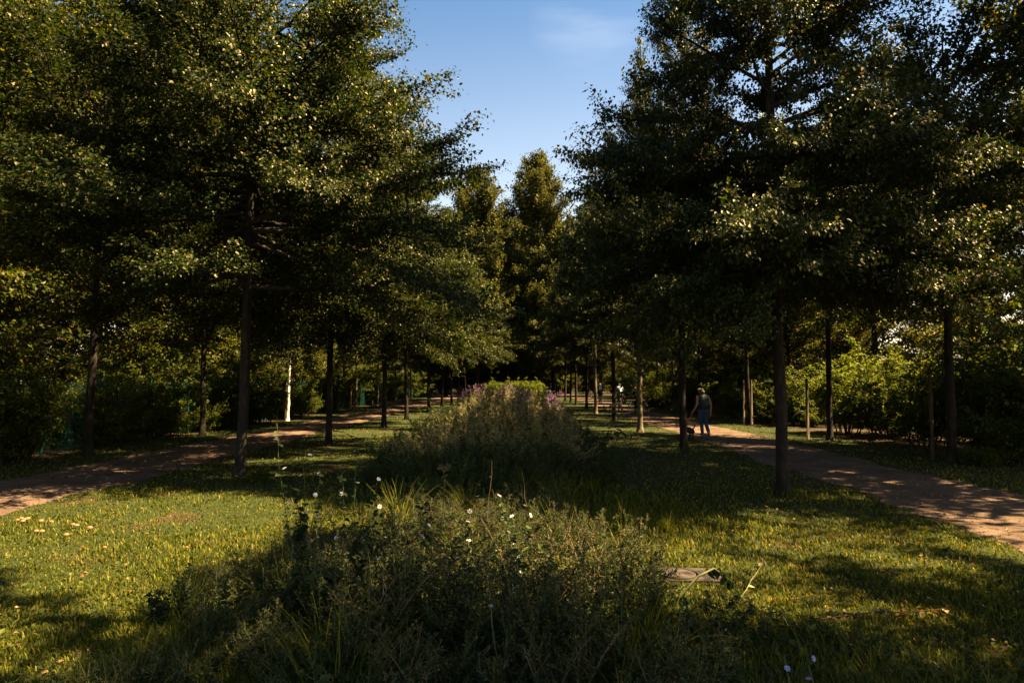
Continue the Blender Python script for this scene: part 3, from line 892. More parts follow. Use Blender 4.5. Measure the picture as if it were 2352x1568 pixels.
l.f.append(np.array([np.arange(k) + 2 * k])); l.m.append(0); l.s.append(False); l.v.append(np.zeros((0, 3), np.float32))
add('lid', l.mesh('lid', M['slab_stone']), o)
SLAB = (o.location.x, o.location.y, hw + .04, hd + .04)

# ------------------------------------------------------------------ lawn
def mid_bed(x, y):
    """the tall weed mound in the middle of the strip"""
    c = -.55
    hwid = np.interp(y, [8.8, 10.6, 12.5, 16, 22, 30, 45], [1.1, 1.3, 2.2, 2.7, 2.5, 2.2, 1.8])
    return (np.abs(x - c) < hwid) & (y > 8.8) & (y < 46)


def near_bed(x, y):
    l = np.interp(y, [2, 3, 4.5, 6, 7.5, 9.8], [-2.2, -2.4, -2.5, -2.5, -2.4, -1.8])
    r = np.interp(y, [2, 3, 4.5, 6, 7.5, 9.8], [3.2, 3.2, 2.3, 1.0, .8, .5])
    return (x > l) & (x < r) & (y < 9.8)


def off_path(x, y):
    la, lb = path_edges(y, -1)
    ra, rb = path_edges(y, 1)
    return ~(((x > la - .02) & (x < lb + .02)) | ((x > ra - .02) & (x < rb + .02)))


def off_slab(x, y):
    return ~((np.abs(x - SLAB[0]) < SLAB[2]) & (np.abs(y - SLAB[1]) < SLAB[3]))


def scatter(n, y0, y1, rg, xl=-12.2, xr=11.6, pw_=2.0):
    u = rg.random(n)
    y = 1 / (1 / y0 - u * (1 / y0 - 1 / y1))
    x = rg.uniform(-1, 1, n) * (.93 * y + 1.6)
    ok = (x > xl) & (x < xr)
    return x[ok], y[ok]


rg = np.random.default_rng(5)
x, y = scatter(640000, 2.0, 62, rg)
patch = np.sin(x * 1.7 + np.sin(y * 1.1) * 1.5) + np.sin(y * 2.1 + x * .6) + .6 * np.sin(x * 4.1 - y * 3.3)
ok = off_path(x, y) & off_slab(x, y) & ~(mid_bed(x, y) & (y > 14)) & (rg.random(len(x)) < np.clip(.85 + .10 * patch, .45, 1))
x, y, patch = x[ok], y[ok], patch[ok]
n = len(x)
tall = np.exp(-((x - .4) / 2.0) ** 2 - ((y - 9.4) / 1.7) ** 2) + .8 * mid_bed(x, y) + .9 * near_bed(x, y)
tall = np.minimum(tall, .75) * (1 - .55 * np.exp(-((y - 9.6) / 1.3) ** 2))
hgt = (.030 + .006 * patch.clip(-1, 1.5)) * rg.uniform(.45, 1.7, n) + tall * rg.uniform(.05, .34, n)
for tx, ty in [(LX, q[0]) for q in inner_l[:4]] + [(RX, q[0]) for q in inner_r[:4]]:
    hgt += .09 * np.exp(-((x - tx) ** 2 + (y - ty) ** 2) / .13) * rg.uniform(.2, 1.2, n)
az = rg.uniform(0, 6.283, n)
lean = rg.uniform(.15, .9, n)
wid = (.0032 + .00052 * y) * rg.uniform(.7, 1.4, n)
dx, dy = np.cos(az), np.sin(az)
bx, by = -dy * wid, dx * wid
z0 = np.full(n, -.003)
base = np.stack([x, y, z0], -1)
side = np.stack([bx, by, np.zeros(n)], -1)
mid = base + np.stack([dx * lean * hgt * .35, dy * lean * hgt * .35, hgt * .6], -1)
tip = base + np.stack([dx * lean * hgt, dy * lean * hgt, hgt], -1)
V = np.stack([base - side, base + side, mid + side * .7, mid - side * .7, tip], 1)
i = np.arange(n)[:, None] * 5
gb = MB()
gb.add(V.reshape(-1, 3), np.concatenate([i, i + 1, i + 2, i + 3], 1))
gb.f.append(np.concatenate([i + 3, i + 2, i + 4], 1)); gb.m.append(0); gb.s.append(False); gb.v.append(np.zeros((0, 3), np.float32))
tag(add('grass', gb.mesh('grass', M['grass'])), 'short green grass blades of the lawn', 'grass', kind='stuff')

# broad leaved lawn weeds (plantain, clover)
x, y = scatter(9000, 2.2, 16, rg)
ok = off_path(x, y) & off_slab(x, y) & ~near_bed(x, y) & ~mid_bed(x, y)
x, y = x[ok], y[ok]
n = len(x)
az = rg.uniform(0, 6.283, n)
lm = MB()
leaves(lm, np.stack([x, y, rg.uniform(.004, .03, n)], -1), np.stack([np.cos(az), np.sin(az), rg.uniform(.1, .9, n)], -1), np.array([0, 0, 1.0]) + rg.normal(0, .35, (n, 3)), rg.uniform(.02, .055, n), LEAF4)
tag(add('lawn_weeds', lm.mesh('lawn_weeds', M['leaf_shrub'])), 'small broad leaves growing low among the grass', 'weeds', kind='stuff')

# fallen leaves
x, y = scatter(3600, 2.3, 40, rg)
ok = off_slab(x, y) & ~mid_bed(x, y)
x, y = x[ok], y[ok]
yp = 1 / (1 / 5.5 - rg.random(2600) * (1 / 5.5 - 1 / 40))
sd_p = np.where(rg.random(2600) < .5, -1, 1)
ea, eb = path_edges(yp, -1)
ec, ed_ = path_edges(yp, 1)
f_ = rg.beta(.6, .6, 2600)
xp = np.where(sd_p < 0, ea + (eb - ea) * f_, ec + (ed_ - ec) * f_)
x, y = np.concatenate([x, xp]), np.concatenate([y, yp])
n = len(x)
az = rg.uniform(0, 6.283, n)
lm = MB()
z = np.where(off_path(x, y), rg.uniform(.02, .05, n), .012)
leaves(lm, np.stack([x, y, z], -1), np.stack([np.cos(az), np.sin(az), rg.normal(0, .2, n)], -1), np.array([0, 0, 1.0]) + rg.normal(0, .35, (n, 3)), rg.uniform(.016, .048, n), (LEAF6[0] * np.array([1, 1, 2.6]), LEAF6[1]))
tag(add('fallen_leaves', lm.mesh('fallen_leaves', M['dead_leaf'])), 'tan and brown fallen leaves scattered over lawn and paths', 'leaves', kind='stuff')

# mushrooms
ms = [(40, 1199), (49, 1196), (57, 1199), (64, 1197), (52, 1203), (94, 1203), (118, 1203), (168, 1210), (176, 1213), (206, 1219), (83, 1226), (96, 1227), (152, 1235), (240, 1262)]
cap_m = MB().lathe([(.001, .062), (.016, .060), (.028, .052), (.036, .040), (.034, .037), (.006, .040)], k=14).mesh('cap', M['mushroom_cap'])
stm_m = MB().lathe([(.008, -.005), (.006, .02), (.006, .041)], k=8).mesh('stem', M['mushroom_stem'])
for px, py in ms:
    p = at(px, py)
    o = empty('mushroom', p, float(rng.uniform(0, 6)), float(rng.uniform(.65, 1.05)))
    tag(o, 'small tan mushroom in the lawn below the left path', 'mushroom', 'tan mushrooms in the left lawn')
    add('cap', cap_m, o)
    add('stem', stm_m, o)


# ------------------------------------------------------------------ tall weeds
def weed_clump(name, seed, nst, H, spread, leafn, leafs, headn, heads, leafmat, headmat, head_from=.55, tilt=.22, stemmat='stem_green', leaf_t=LEAFN, headspread=.16):
    rg = np.random.default_rng(seed)
    az = rg.uniform(0, 6.283, nst)
    r = np.sqrt(rg.random(nst)) * spread
    p0 = np.stack([np.cos(az) * r, np.sin(az) * r, np.full(nst, -.02)], -1)
    tl = rg.normal(0, tilt, (nst, 2))
    d0 = unit(np.concatenate([tl, np.ones((nst, 1))], 1))
    L = H * rg.uniform(.6, 1.1, nst)
    P = curve_paths(p0, d0, L, 8, -.12, .05, rg)
    sm = MB().tubes(P, (.003 + .0022 * L)[:, None] * np.linspace(1, .4, 8)[None], 4)
    # side shoots
    own = np.repeat(np.arange(nst), 9)
    tt = rg.uniform(.3, .98, len(own))

    def on(Pq, own_, t):
        m = Pq.shape[1] - 1
        fi = np.minimum(t * m, m - .001); i0 = fi.astype(int); fr = (fi - i0)[:, None]
        return Pq[own_, i0] * (1 - fr) + Pq[own_, i0 + 1] * fr, unit(Pq[own_, i0 + 1] - Pq[own_, i0])
    sp, sdv = on(P, own, tt)
    a2 = rg.uniform(0, 6.283, len(own))
    sd_ = unit(np.stack([np.cos(a2), np.sin(a2), rg.uniform(.5, 1.3, len(own))], -1))
    sl = (1.05 - tt) * H * rg.uniform(.2, .5, len(own)) + .05
    SP = curve_paths(sp, sd_, sl, 4, .2, .08, rg)
    sm.tubes(SP, np.full((len(own), 1), .0022) * np.linspace(1, .5, 4)[None], 3)
    out = [('stems', sm.mesh(name + '_stems', M[stemmat]))]
    lm = MB()
    kk = rg.integers(0, nst, leafn)
    lp, ld = on(P, kk, rg.uniform(.04, .8, leafn) ** 1.1)
    a3 = rg.uniform(0, 6.283, leafn)
    ax = np.stack([np.cos(a3), np.sin(a3), rg.uniform(-.5, .7, leafn)], -1)
    leaves(lm, lp + unit(ax) * .01 + rg.normal(0, .02, (leafn, 3)), ax, np.array([0, 0, 1.0]) + rg.normal(0, .5, (leafn, 3)), leafs * rg.uniform(.5, 1.3, leafn), leaf_t)
    n2 = leafn // 2
    k2 = rg.integers(0, len(own), n2)
    lp, ld = on(SP, k2, rg.uniform(.0, .8, n2))
    a3 = rg.uniform(0, 6.283, n2)
    ax = np.stack([np.cos(a3), np.sin(a3), rg.uniform(-.3, .8, n2)], -1)
    leaves(lm, lp, ax, np.array([0, 0, 1.0]) + rg.normal(0, .5, (n2, 3)), leafs * .7 * rg.uniform(.5, 1.3, n2), leaf_t)
    out.append(('leaves', lm.mesh(name + '_leaves', M[leafmat])))
    if headn:
        hm = MB()
        k3 = rg.integers(0, len(own), headn)
        hp, hd = on(SP, k3, rg.uniform(.25, 1.0, headn))
        n4 = headn // 3
        k4 = rg.integers(0, nst, n4)
        hp2, hd2 = on(P, k4, rg.uniform(head_from, 1.0, n4))
        hp = np.concatenate([hp, hp2]); hd = np.concatenate([hd, hd2])
        ok = hp[:, 2] > head_from * H * .55
        hp, hd = hp[ok], hd[ok]
        nn = len(hp)
        ax = hd * .8 + rg.normal(0, .5, (nn, 3))
        leaves(hm, hp + rg.normal(0, .008, (nn, 3)), ax, rg.normal(0, 1, (nn, 3)), heads * rg.uniform(.6, 1.5, nn), LEAF4)
        out.append(('seed_heads', hm.mesh(name + '_seed_heads', M[headmat])))
    return out


WEED = {
    'mug_a': weed_clump('mugwort', 41, 9, 1.0, .22, 700, .07, 1500, .014, 'weed_green', 'weed_brown'),
    'mug_b': weed_clump('mugwort_b', 42, 8, .85, .25, 700, .07, 1400, .014, 'weed_green', 'weed_brown', tilt=.3),
    'mug_c': weed_clump('mugwort_c', 43, 10, 1.1, .25, 750, .075, 1700, .015, 'weed_green', 'weed_brown', tilt=.18),
    'pale_a': weed_clump('pale_mugwort', 44, 12, 1.65, .38, 1100, .085, 2600, .026, 'weed_green', 'weed_pale', tilt=.12, head_from=.5),
    'pale_b': weed_clump('pale_mugwort_b', 45, 11, 1.5, .38, 1100, .085, 2400, .026, 'weed_green', 'weed_pale', tilt=.14, head_from=.5),
    'leafy_a': weed_clump('leafy_weed', 46, 9, .55, .28, 800, .065, 0, 0, 'weed_green', 'weed_brown', tilt=.4, leaf_t=LEAF4),
    'leafy_b': weed_clump('leafy_weed_b', 47, 9, .8, .3, 1000, .065, 0, 0, 'leaf_dark', 'weed_brown', tilt=.35, leaf_t=LEAF4),
    'front_a': weed_clump('front_weed', 50, 12, 1.0, .3, 1300, .065, 1100, .022, 'weed_green', 'weed_green', tilt=.25, head_from=.3),
    'front_b': weed_clump('front_weed_b', 51, 12, .9, .32, 1300, .07, 1000, .024, 'leaf_dark', 'weed_green', tilt=.3, head_from=.3),
    'dry_a': weed_clump('dry_weed', 48, 10, .75, .25, 160, .06, 500, .013, 'weed_green', 'weed_brown', tilt=.55, stemmat='stem_dry'),
    'violet': weed_clump('loosestrife', 49, 6, 1.55, .2, 500, .075, 380, .026, 'weed_green', 'petal_violet', tilt=.08, head_from=.68),
}


def tuft(name, seed, n, H, mat):
    rg = np.random.default_rng(seed)
    az = rg.uniform(0, 6.283, n)
    r = rg.uniform(0, .07, n)
    p0 = np.stack([np.cos(az) * r, np.sin(az) * r, np.full(n, -.01)], -1)
    tl = rg.uniform(.1, .9, n)
    d0 = unit(np.stack([np.cos(az) * tl, np.sin(az) * tl, np.ones(n)], -1))
    L = H * rg.uniform(.5, 1.2, n)
    P = curve_paths(p0, d0, L, 6, -1.1, .07, rg)
    side = unit(np.cross(P[:, 1] - P[:, 0], np.array([[0, 0, 1.0]]) + rg.normal(0, .2, (n, 3))))
    w_ = (.0045 * rg.uniform(.6, 1.4, n))[:, None, None] * np.array([1, 1, .9, .7, .45, .08])[None, :, None]
    V = np.stack([P - side[:, None] * w_, P + side[:, None] * w_], 2)
    idx = np.arange(n * 12).reshape(n, 6, 2)
    F = np.stack([idx[:, :-1, 0], idx[:, :-1, 1], idx[:, 1:, 1], idx[:, 1:, 0]], -1).reshape(-1, 4)
    return [('blades', MB().add(V.reshape(-1, 3), F).mesh(name, M[mat]))]


WEED['tuft_a'] = tuft('grass_tuft', 71, 110, .62, 'grass')
WEED['tuft_b'] = tuft('grass_tuft_b', 72, 80, .48, 'grass')


def place_weed(name, kind, x, y, s, sz, label, cat, group):
    r = empty(name, (float(x), float(y), 0), float(rng.uniform(0, 6.28)), float(s))
    r.scale = (float(s), float(s), float(sz))
    tag(r, label, cat, group)
    for nm, me in WEED[kind]:
        add('flower_spikes' if (kind == 'violet' and nm == 'seed_heads') else nm, me, r)
    return r


def poisson(n, inside, x0, x1, y0, y1, dmin, rg_):
    pts = []
    for _ in range(n * 40):
        x, y = rg_.uniform(x0, x1), rg_.uniform(y0, y1)
        if not bool(inside(np.array(x), np.array(y))):
            continue
        if all((x - a) ** 2 + (y - b) ** 2 > (dmin * (.6 + .05 * y)) ** 2 for a, b in pts):
            pts.append((x, y))
            if len(pts) >= n:
                break
    return pts


# near bed: dark leafy weeds in front, brown mugwort behind
rp = np.random.default_rng(61)
for x, y in poisson(195, near_bed, -2.7, 3.2, 2.5, 9.8, .28, rp):
    hmax = np.interp(y, [2.4, 3.2, 4.5, 6.0, 8.0, 9.8], [.42, .58, .82, .76, .52, .46])
    if x > .9:
        hmax *= np.interp(x, [.9, 1.4, 2.6], [.75, .42, .32])
    if x < -1.5:
        hmax *= .7
    u = rp.random()
    if y < 3.4 or (x > .9 and u < .6):
        k = 'leafy_a' if u < .5 else ('leafy_b' if u < .8 else 'dry_a')
        base = {'leafy_a': .55, 'leafy_b': .8, 'dry_a': .75}[k]
        nm, lab, gp = 'leafy_weed', 'low leafy weed in the shaded tangle of the front bed', 'leafy weeds of the front bed'
    else:
        k = ['mug_a', 'mug_b', 'mug_c', 'dry_a', 'leafy_b'][int(rp.choice(5, p=[.27, .25, .23, .15, .10]))]
        base = {'mug_a': 1.0, 'mug_b': .85, 'mug_c': 1.1, 'dry_a': .75, 'leafy_b': .8}[k]
        nm, lab, gp = 'mugwort_plant', 'brownish seeding mugwort plant in the front weed bed', 'mugwort plants of the front bed'
    sz = hmax / base * rp.uniform(.8, 1.1)
    place_weed(nm, k, x, y, np.clip(sz, .6, 1.1), sz, lab, 'weed', gp)
# middle mound
for x, y in poisson(190, mid_bed, -3.4, 2.2, 8.8, 45, .40, rp):
    edge = abs(x + .55)
    hmax = np.interp(y, [8.8, 11, 13, 16, 20, 45], [.38, .55, .85, 1.2, 1.5, 1.52]) * np.interp(edge, [0, 1.4, 2.6], [1.0, .92, .5])
    u = rp.random()
    if y < 13.5 or edge > 1.9:
        k, base, nm, lab, gp = ('front_a' if u < .5 else 'front_b', .95, 'leafy_weed', 'dark leafy weed at the foot of the weed mound', 'leafy weeds around the mound')
    else:
        k = 'pale_a' if u < .5 else 'pale_b'
        base, nm, lab, gp = 1.6, 'pale_mugwort', 'tall mugwort plant with pale feathery tips on the weed mound', 'pale mugwort plants of the mound'
    sz = hmax / base * rp.uniform(.62, 1.22)
    place_weed(nm, k, x, y, np.clip(sz, .75, 1.25), sz, lab, 'weed', gp)
# long grass tufts
for x, y in poisson(60, lambda a, b: near_bed(a, b) | ((np.abs(a - .2) < 1.9) & (b > 8) & (b < 11.5)), -2.5, 3.4, 2.6, 11.5, .45, rp):
    k = 'tuft_a' if rp.random() < .5 else 'tuft_b'
    sz = rp.uniform(.6, 1.15) * (.55 if x > 1.2 else 1.0)
    place_weed('grass_tuft', k, x, y, sz, sz, 'arching tuft of long grass in the weed bed', 'grass tuft', 'long grass tufts in the beds')
# loosestrife
for px, y, s, lab in ((1205, 19.5, 1.10, 'bright violet loosestrife right of the pale mugwort tips'), (1196, 20.2, 1.06, 'violet loosestrife behind the bright one'), (1272, 22.0, 1.02, 'lone violet loosestrife spike right of the mound'), (1262, 22.5, .95, 'shorter violet loosestrife left of the lone one'),
                  (1150, 27, 1.12, 'dim violet loosestrife at the back of the mound'), (1165, 30, 1.14, 'dim violet loosestrife farther back'), (1100, 30, 1.14, 'violet loosestrife left at the mound top'), (1085, 25, 1.12, 'violet loosestrife near the left mound edge'), (1065, 27, 1.1, 'leftmost violet loosestrife of the mound')):
    xx = (px - 1196) * y / FPX
    place_weed('loosestrife', 'violet', xx, y, s, s, lab, 'flower', 'violet loosestrife in the mound')

# ground cover among the beds
x, y = scatter(60000, 2.0, 14.5, rg)
ok = (near_bed(x, y) | mid_bed(x, y)) & off_slab(x, y)
x, y = x[ok], y[ok]
n = len(x)
az = rg.uniform(0, 6.283, n)
lm = MB()
leaves(lm, np.stack([x, y, rg.uniform(.01, .22, n) * np.where(y > 10, .8, 1)], -1), np.stack([np.cos(az), np.sin(az), rg.uniform(-.3, .6, n)], -1), np.array([0, 0, 1.0]) + rg.normal(0, .45, (n, 3)), rg.uniform(.03, .085, n), LEAF4)
tag(add('ground_cover', lm.mesh('ground_cover', M['weed_green'])), 'low tangle of small leaves under the weed beds', 'ground cover', kind='stuff')


# ------------------------------------------------------------------ mallow stalks with pale flowers
def flower_mesh(mat, petal=.016):
    f = MB()
    a = np.linspace(0, 2 * np.pi, 7, endpoint=False)
    n = len(a)
    leaves(f, np.zeros((n, 3)), np.stack([np.cos(a), np.sin(a), np.full(n, .35)], -1), np.tile(np.array([[0, 0, 1.0]]), (n, 1)), np.full(n, petal), LEAF6)
    f.lathe([(.005, .002), (.005, .006), (.001, .008)], k=8, mat=1)
    return f.mesh('flower', M[mat], M['flower_eye'])


FL = {'white': flower_mesh('petal_white', .022), 'blue': flower_mesh('petal_blue', .018)}


def stalk(name, base, tip, bow, nleaf, flowers, label, cat, group, kind='white', stem='stem_green', leafmat='weed_green', leafs=.05, r=.005, seed=0):
    rg_ = np.random.default_rng(seed)
    base, tip, bow = np.array(base, float), np.array(tip, float), np.array(bow, float)
    t = np.linspace(0, 1, 10)[:, None]
    P = base * (1 - t) + tip * t + bow * (4 * t * (1 - t)) + rg_.normal(0, .006, (10, 3)) * (t > 0)
    o = empty(name, tuple(base))
    tag(o, label, cat, group)
    Pl = P - base
    add('stem', MB().tubes(Pl, np.linspace(r, r * .4, 10), 5).mesh('stem', M[stem]), o)
    if nleaf:
        u = rg_.uniform(.1, .98, nleaf) * 9
        i0 = np.minimum(u.astype(int), 8); fr = (u - i0)[:, None]
        pp = Pl[i0] * (1 - fr) + Pl[i0 + 1] * fr
        az_ = rg_.uniform(0, 6.283, nleaf)
        lm_ = MB()
        leaves(lm_, pp, np.stack([np.cos(az_), np.sin(az_), rg_.uniform(-.7, .4, nleaf)], -1), np.array([0, 0, 1.0]) + rg_.normal(0, .5, (nleaf, 3)), leafs * rg_.uniform(.5, 1.3, nleaf), LEAF6)
        add('leaves', lm_.mesh('leaves', M[leafmat]), o)
    for q in range(flowers):
        u = (1 - .75 * (q + rg_.uniform(0, .6)) / max(flowers, 1)) * 9
        i0 = int(min(u, 8)); fr = u - i0
        pp = Pl[i0] * (1 - fr) + Pl[i0 + 1] * fr + rg_.normal(0, .022, 3)
        add('flower', FL[kind], o, tuple(pp), (float(rg_.normal(.5, .4)), float(rg_.normal(0, .5)), float(rg_.uniform(0, 6))))
    return o


def px3(px, py, y):
    """world point seen at pixel at forward distance y"""
    d = camR @ Vector(((px - CX) / FPX, -(py - CY) / FPX, -1.0))
    return Vector((0, 0, EYE)) + d * (y / d.y)


stalks = [  # tip px, tip py, distance, base offset x, flowers
    (636, 972, 5.8, .22, 4, 'longest mallow stalk leaning left over the lawn with pale flowers'), (700, 1040, 5.9, .1, 4, 'upright mallow stalk with white flowers right of the leaning one'),
    (735, 1075, 5.6, .02, 5, 'mallow stalk with stacked white flowers at the bed edge'), (785, 1090, 5.7, -.05, 3, 'mallow stalk with three pale flowers'), (822, 1030, 5.9, .02, 3, 'tall leafy stalk with pale buds left of the mound'),
    (868, 1095, 5.7, .04, 2, 'thin mallow stalk with two round flowers'), (960, 1140, 5.8, -.04, 4, 'mallow stalk with white flowers left of the dry umbel'), (985, 1150, 6.0, .05, 3, 'short white flowered stalk beside the dry umbel'),
    (1110, 1120, 5.8, .2, 3, 'mallow stalk leaning left with white tip'), (1150, 1140, 5.6, .25, 5, 'drooping mallow stalk with white flowers mid bed'), (1215, 1150, 5.4, .05, 3, 'white flowered stalk at the right of the bed top'),
    (1080, 1165, 5.3, -.12, 4, 'low mallow stalk with clustered flowers'), (1180, 1185, 5.2, .1, 4, 'low bent stalk with white flowers near the grass'), (1060, 1235, 4.9, -.1, 4, 'low white flower cluster in mid bed'), (1190, 1260, 4.7, .1, 2, 'small white flower pair in the tangle'),
    (880, 1170, 5.5, .0, 3, 'short white flowered stalk below the tall leafy one')]
for i, (px, py, y, ox, fl, lab) in enumerate(stalks):
    tp = px3(px, py, y)
    stalk('mallow_stalk', (tp.x + ox, tp.y + .05, .05), tp, (-.04 * np.sign(ox), 0, .03), 46, fl, lab, 'flower', 'white flowered mallow stalks', seed=100 + i)
for i, (px, py, y, fl, lab) in enumerate([(1120, 1330, 3.9, 2, 'chicory stalk with blue flowers low in the tangle'), (1850, 1480, 3.6, 3, 'chicory stalk with blue flowers near the ground branch'), (1800, 1500, 3.4, 3, 'low chicory stalk with blue flowers left of the ground branch'), (790, 1230, 4.9, 1, 'chicory stalk with one blue flower at the bed edge'), (1650, 1430, 4.0, 3, 'chicory stalk with blue flowers below the bent stalk')]):
    tp = px3(px, py, y)
    stalk('chicory_stalk', (tp.x + .08, tp.y, .02), tp, (0, 0, .0), 8, fl, lab, 'flower', 'blue flowered chicory stalks', kind='blue', seed=150 + i, leafs=.035)

# dry umbel
tp = px3(1020, 1080, 5.9)
o = stalk('dried_umbel', (tp.x - .08, tp.y, .15), tp, (.02, 0, 0), 5, 0, 'dried brown umbel standing above the front bed', 'weed', None, stem='stem_dry', leafmat='weed_brown', seed=170)
um = MB()
c = np.array(tp) - np.array(o.location)
ends = []
for a_ in np.linspace(0, 6.28, 11, endpoint=False):
    e_ = c + np.array([.05 * math.cos(a_), .05 * math.sin(a_), .03 + .015 * math.sin(a_ * 2)])
    um.tubes([c - (0, 0, .02), (c + e_) / 2 + (0, 0, -.005), e_], [.002, .0018, .0016], 4)
    ends.append(e_)
ends = np.repeat(np.array(ends), 8, 0)
leaves(um, ends + rg.normal(0, .008, ends.shape), rg.normal(0, 1, ends.shape), rg.normal(0, 1, ends.shape), np.full(len(ends), .013))
add('umbel', um.mesh('umbel', M['stem_dry']), o)
# thin dry standing stems
for i, (px, py, y, ox, lab) in enumerate([(1195, 1080, 5.7, .1, 'tall thin reddish dry stem at the middle of the bed'), (1130, 1060, 6.2, -.15, 'thin grass culm crossing before the mound'), (1105, 1190, 5.5, .3, 'curved dry cane arching across the bed'), (1430, 1170, 5.4, .1, 'wilting leafy stem left of the bright grass')]):
    tp = px3(px, py, y)
    stalk('dried_weed', (tp.x + ox, tp.y, .02), tp, (.03, 0, .02), 6 if i != 3 else 26, 0, lab, 'weed', 'thin dry stems', stem='stem_dry', leafmat='weed_brown' if i < 3 else 'leaf_dark', leafs=.035, r=.004, seed=180 + i)
# dark vine column at left bed edge and vine shoot right of the mound
tp = px3(680, 1120, 5.4)
stalk('vine_column', (tp.x + .02, tp.y, 0), tp, (.04, 0, 0), 90, 0, 'dark ivy like vine climbing a stem at the left bed edge', 'vine', None, stem='twig', leafmat='leaf_dark', leafs=.07, r=.006, seed=190)
p_a, p_b = px3(1310, 1030, 11.6), px3(1435, 990, 11.4)
stalk('vine_shoot', (p_a.x - .2, p_a.y, .4), p_b, (0, 0, .10), 30, 0, 'arching shoot with drooping dark heart leaves right of the mound', 'vine', None, stem='twig', leafmat='leaf_dark', leafs=.11, r=.006, seed=191)
p_a, p_b = px3(840, 1010, 12.4), px3(740, 985, 12.2)
stalk('bramble_shoot', (p_a.x + .3, p_a.y, .5), p_b, (0, 0, .12), 26, 0, 'thorny bramble shoot reaching left from the mound', 'bramble', None, stem='twig', leafmat='leaf_dark', leafs=.05, r=.006, seed=192)

# bent thick lime stalk with wilted leaves, dry canes lying in front
pa, pb, pc = at(1500, 1450), px3(1640, 1305, 5.2), px3(1680, 1330, 5.25)
o = empty('bent_stalk', pa)
tag(o, 'thick pale green stalk bent over the slab with wilted leaves at its end', 'weed')
A, B, C_ = np.array(pa), np.array(pb), np.array(pc)
pts = np.array([A + (0, 0, .02), A * .6 + B * .4 + (0, 0, .05), A * .25 + B * .75 + (0, 0, .06), B, B * .4 + C_ * .6 + (0, 0, .0), C_ - (0, 0, .03)]) - A
add('stem', MB().tubes(pts, [.013, .012, .010, .008, .006, .004], 7).mesh('stem', M['stem_lime']), o)
lm = MB()
n = 34
kk = rg.uniform(2.6, 5, n); i0 = np.minimum(kk.astype(int), 4); fr = (kk - i0)[:, None]
pp = pts[i0] * (1 - fr) + pts[i0 + 1] * fr
leaves(lm, pp, np.stack([rg.normal(.2, .5, n), rg.normal(0, .5, n), -rg.uniform(.5, 1.2, n)], -1), rg.normal(0, 1, (n, 3)), rg.uniform(.03, .085, n), LEAF6)
add('leaves', lm.mesh('leaves', M['weed_green']), o)
for i, (a_, b_, z_, lab) in enumerate([((1330, 1235), (1500, 1395), .12, 'long pale cane sloping down left of the slab'), ((1400, 1280), (1490, 1430), .10, 'short pale cane under the bent stalk'), ((1640, 1480), (1760, 1350), .25, 'pale forked cane right below the slab'), ((1240, 1280), (1330, 1310), .15, 'reddish cane across the mid bed')]):
    a3, b3 = at(*a_), at(*b_)
    stalk('dry_cane', (a3.x, a3.y, .30 if i < 2 else .02), (b3.x, b3.y, .05 if i < 2 else z_), (0, 0, .02), 6, 0, lab, 'cane', 'dry canes lying in the front bed', stem='stem_lime' if i != 3 else 'stem_dry', leafmat='weed_pale', leafs=.05, r=.006, seed=200 + i)
a3, b3 = at(1830, 1445), at(2180, 1415)
o = stalk('fallen_branch', (a3.x, a3.y, .05), (b3.x, b3.y, .06), (0, 0, .02), 40, 0, 'long thin fallen branch with wilted leaves lying in the right grass', 'branch', None, stem='twig', leafmat='dead_leaf', leafs=.05, r=.008, seed=210)
for i, (px, py, z_, lab) in enumerate([(1330, 1395, .22, 'big yellow green leaf clump sunlit left of the bent stalk'), (1880, 1500, .15, 'small yellow lit leaf clump near the ground branch')]):
    p = at(px, py)
    r_ = empty('leaf_clump', p, 0, .24 if i == 0 else .15)
    tag(r_, lab, 'weed', 'bright leaf clumps in front')
    add('foliage', SH['bright_low'][1], r_)
    add('stems', SH['bright_low'][0], r_)


# ------------------------------------------------------------------ people
dg = None


def skin_mesh(name, nodes, edges, mat, sub=2, root=0):
    """nodes: name -> (x,y,z,r); edges: pairs of names. Grown with the Skin modifier and baked."""
    keys = list(nodes)
    me = bpy.data.meshes.new(name)
    me.from_pydata([nodes[k][:3] for k in keys], [(keys.index(a), keys.index(b)) for a, b in edges], [])
    o = bpy.data.objects.new(name, me)
    col.objects.link(o)
    sm = o.modifiers.new('skin', 'SKIN')
    sm.use_smooth_shade = True
    if not me.skin_vertices:
        me.attributes  # layer is created by the modifier below
        bpy.context.view_layer.update()
    if not me.skin_vertices:
        bm_ = __import__('bmesh').new()
        bm_.from_mesh(me)
        bm_.verts.layers.skin.verify()
        bm_.to_mesh(me)
        bm_.free()
    for i, k in enumerate(keys):
        r = nodes[k][3]
        r = r if isinstance(r, tuple) else (r, r)
        me.skin_vertices[0].data[i].radius = r
        me.skin_vertices[0].data[i].use_root = (i == root)
    ss = o.modifiers.new('sub', 'SUBSURF')
    ss.levels = sub
    ss.render_levels = sub
    g_ = bpy.context.evaluated_depsgraph_get()
    g_.update()
    res = bpy.data.meshes.new_from_object(o.evaluated_get(g_))
    bpy.data.objects.remove(o)
    res.materials.clear()
    res.materials.append(mat)
    for p_ in res.polygons:
        p_.use_smooth = True
    return res


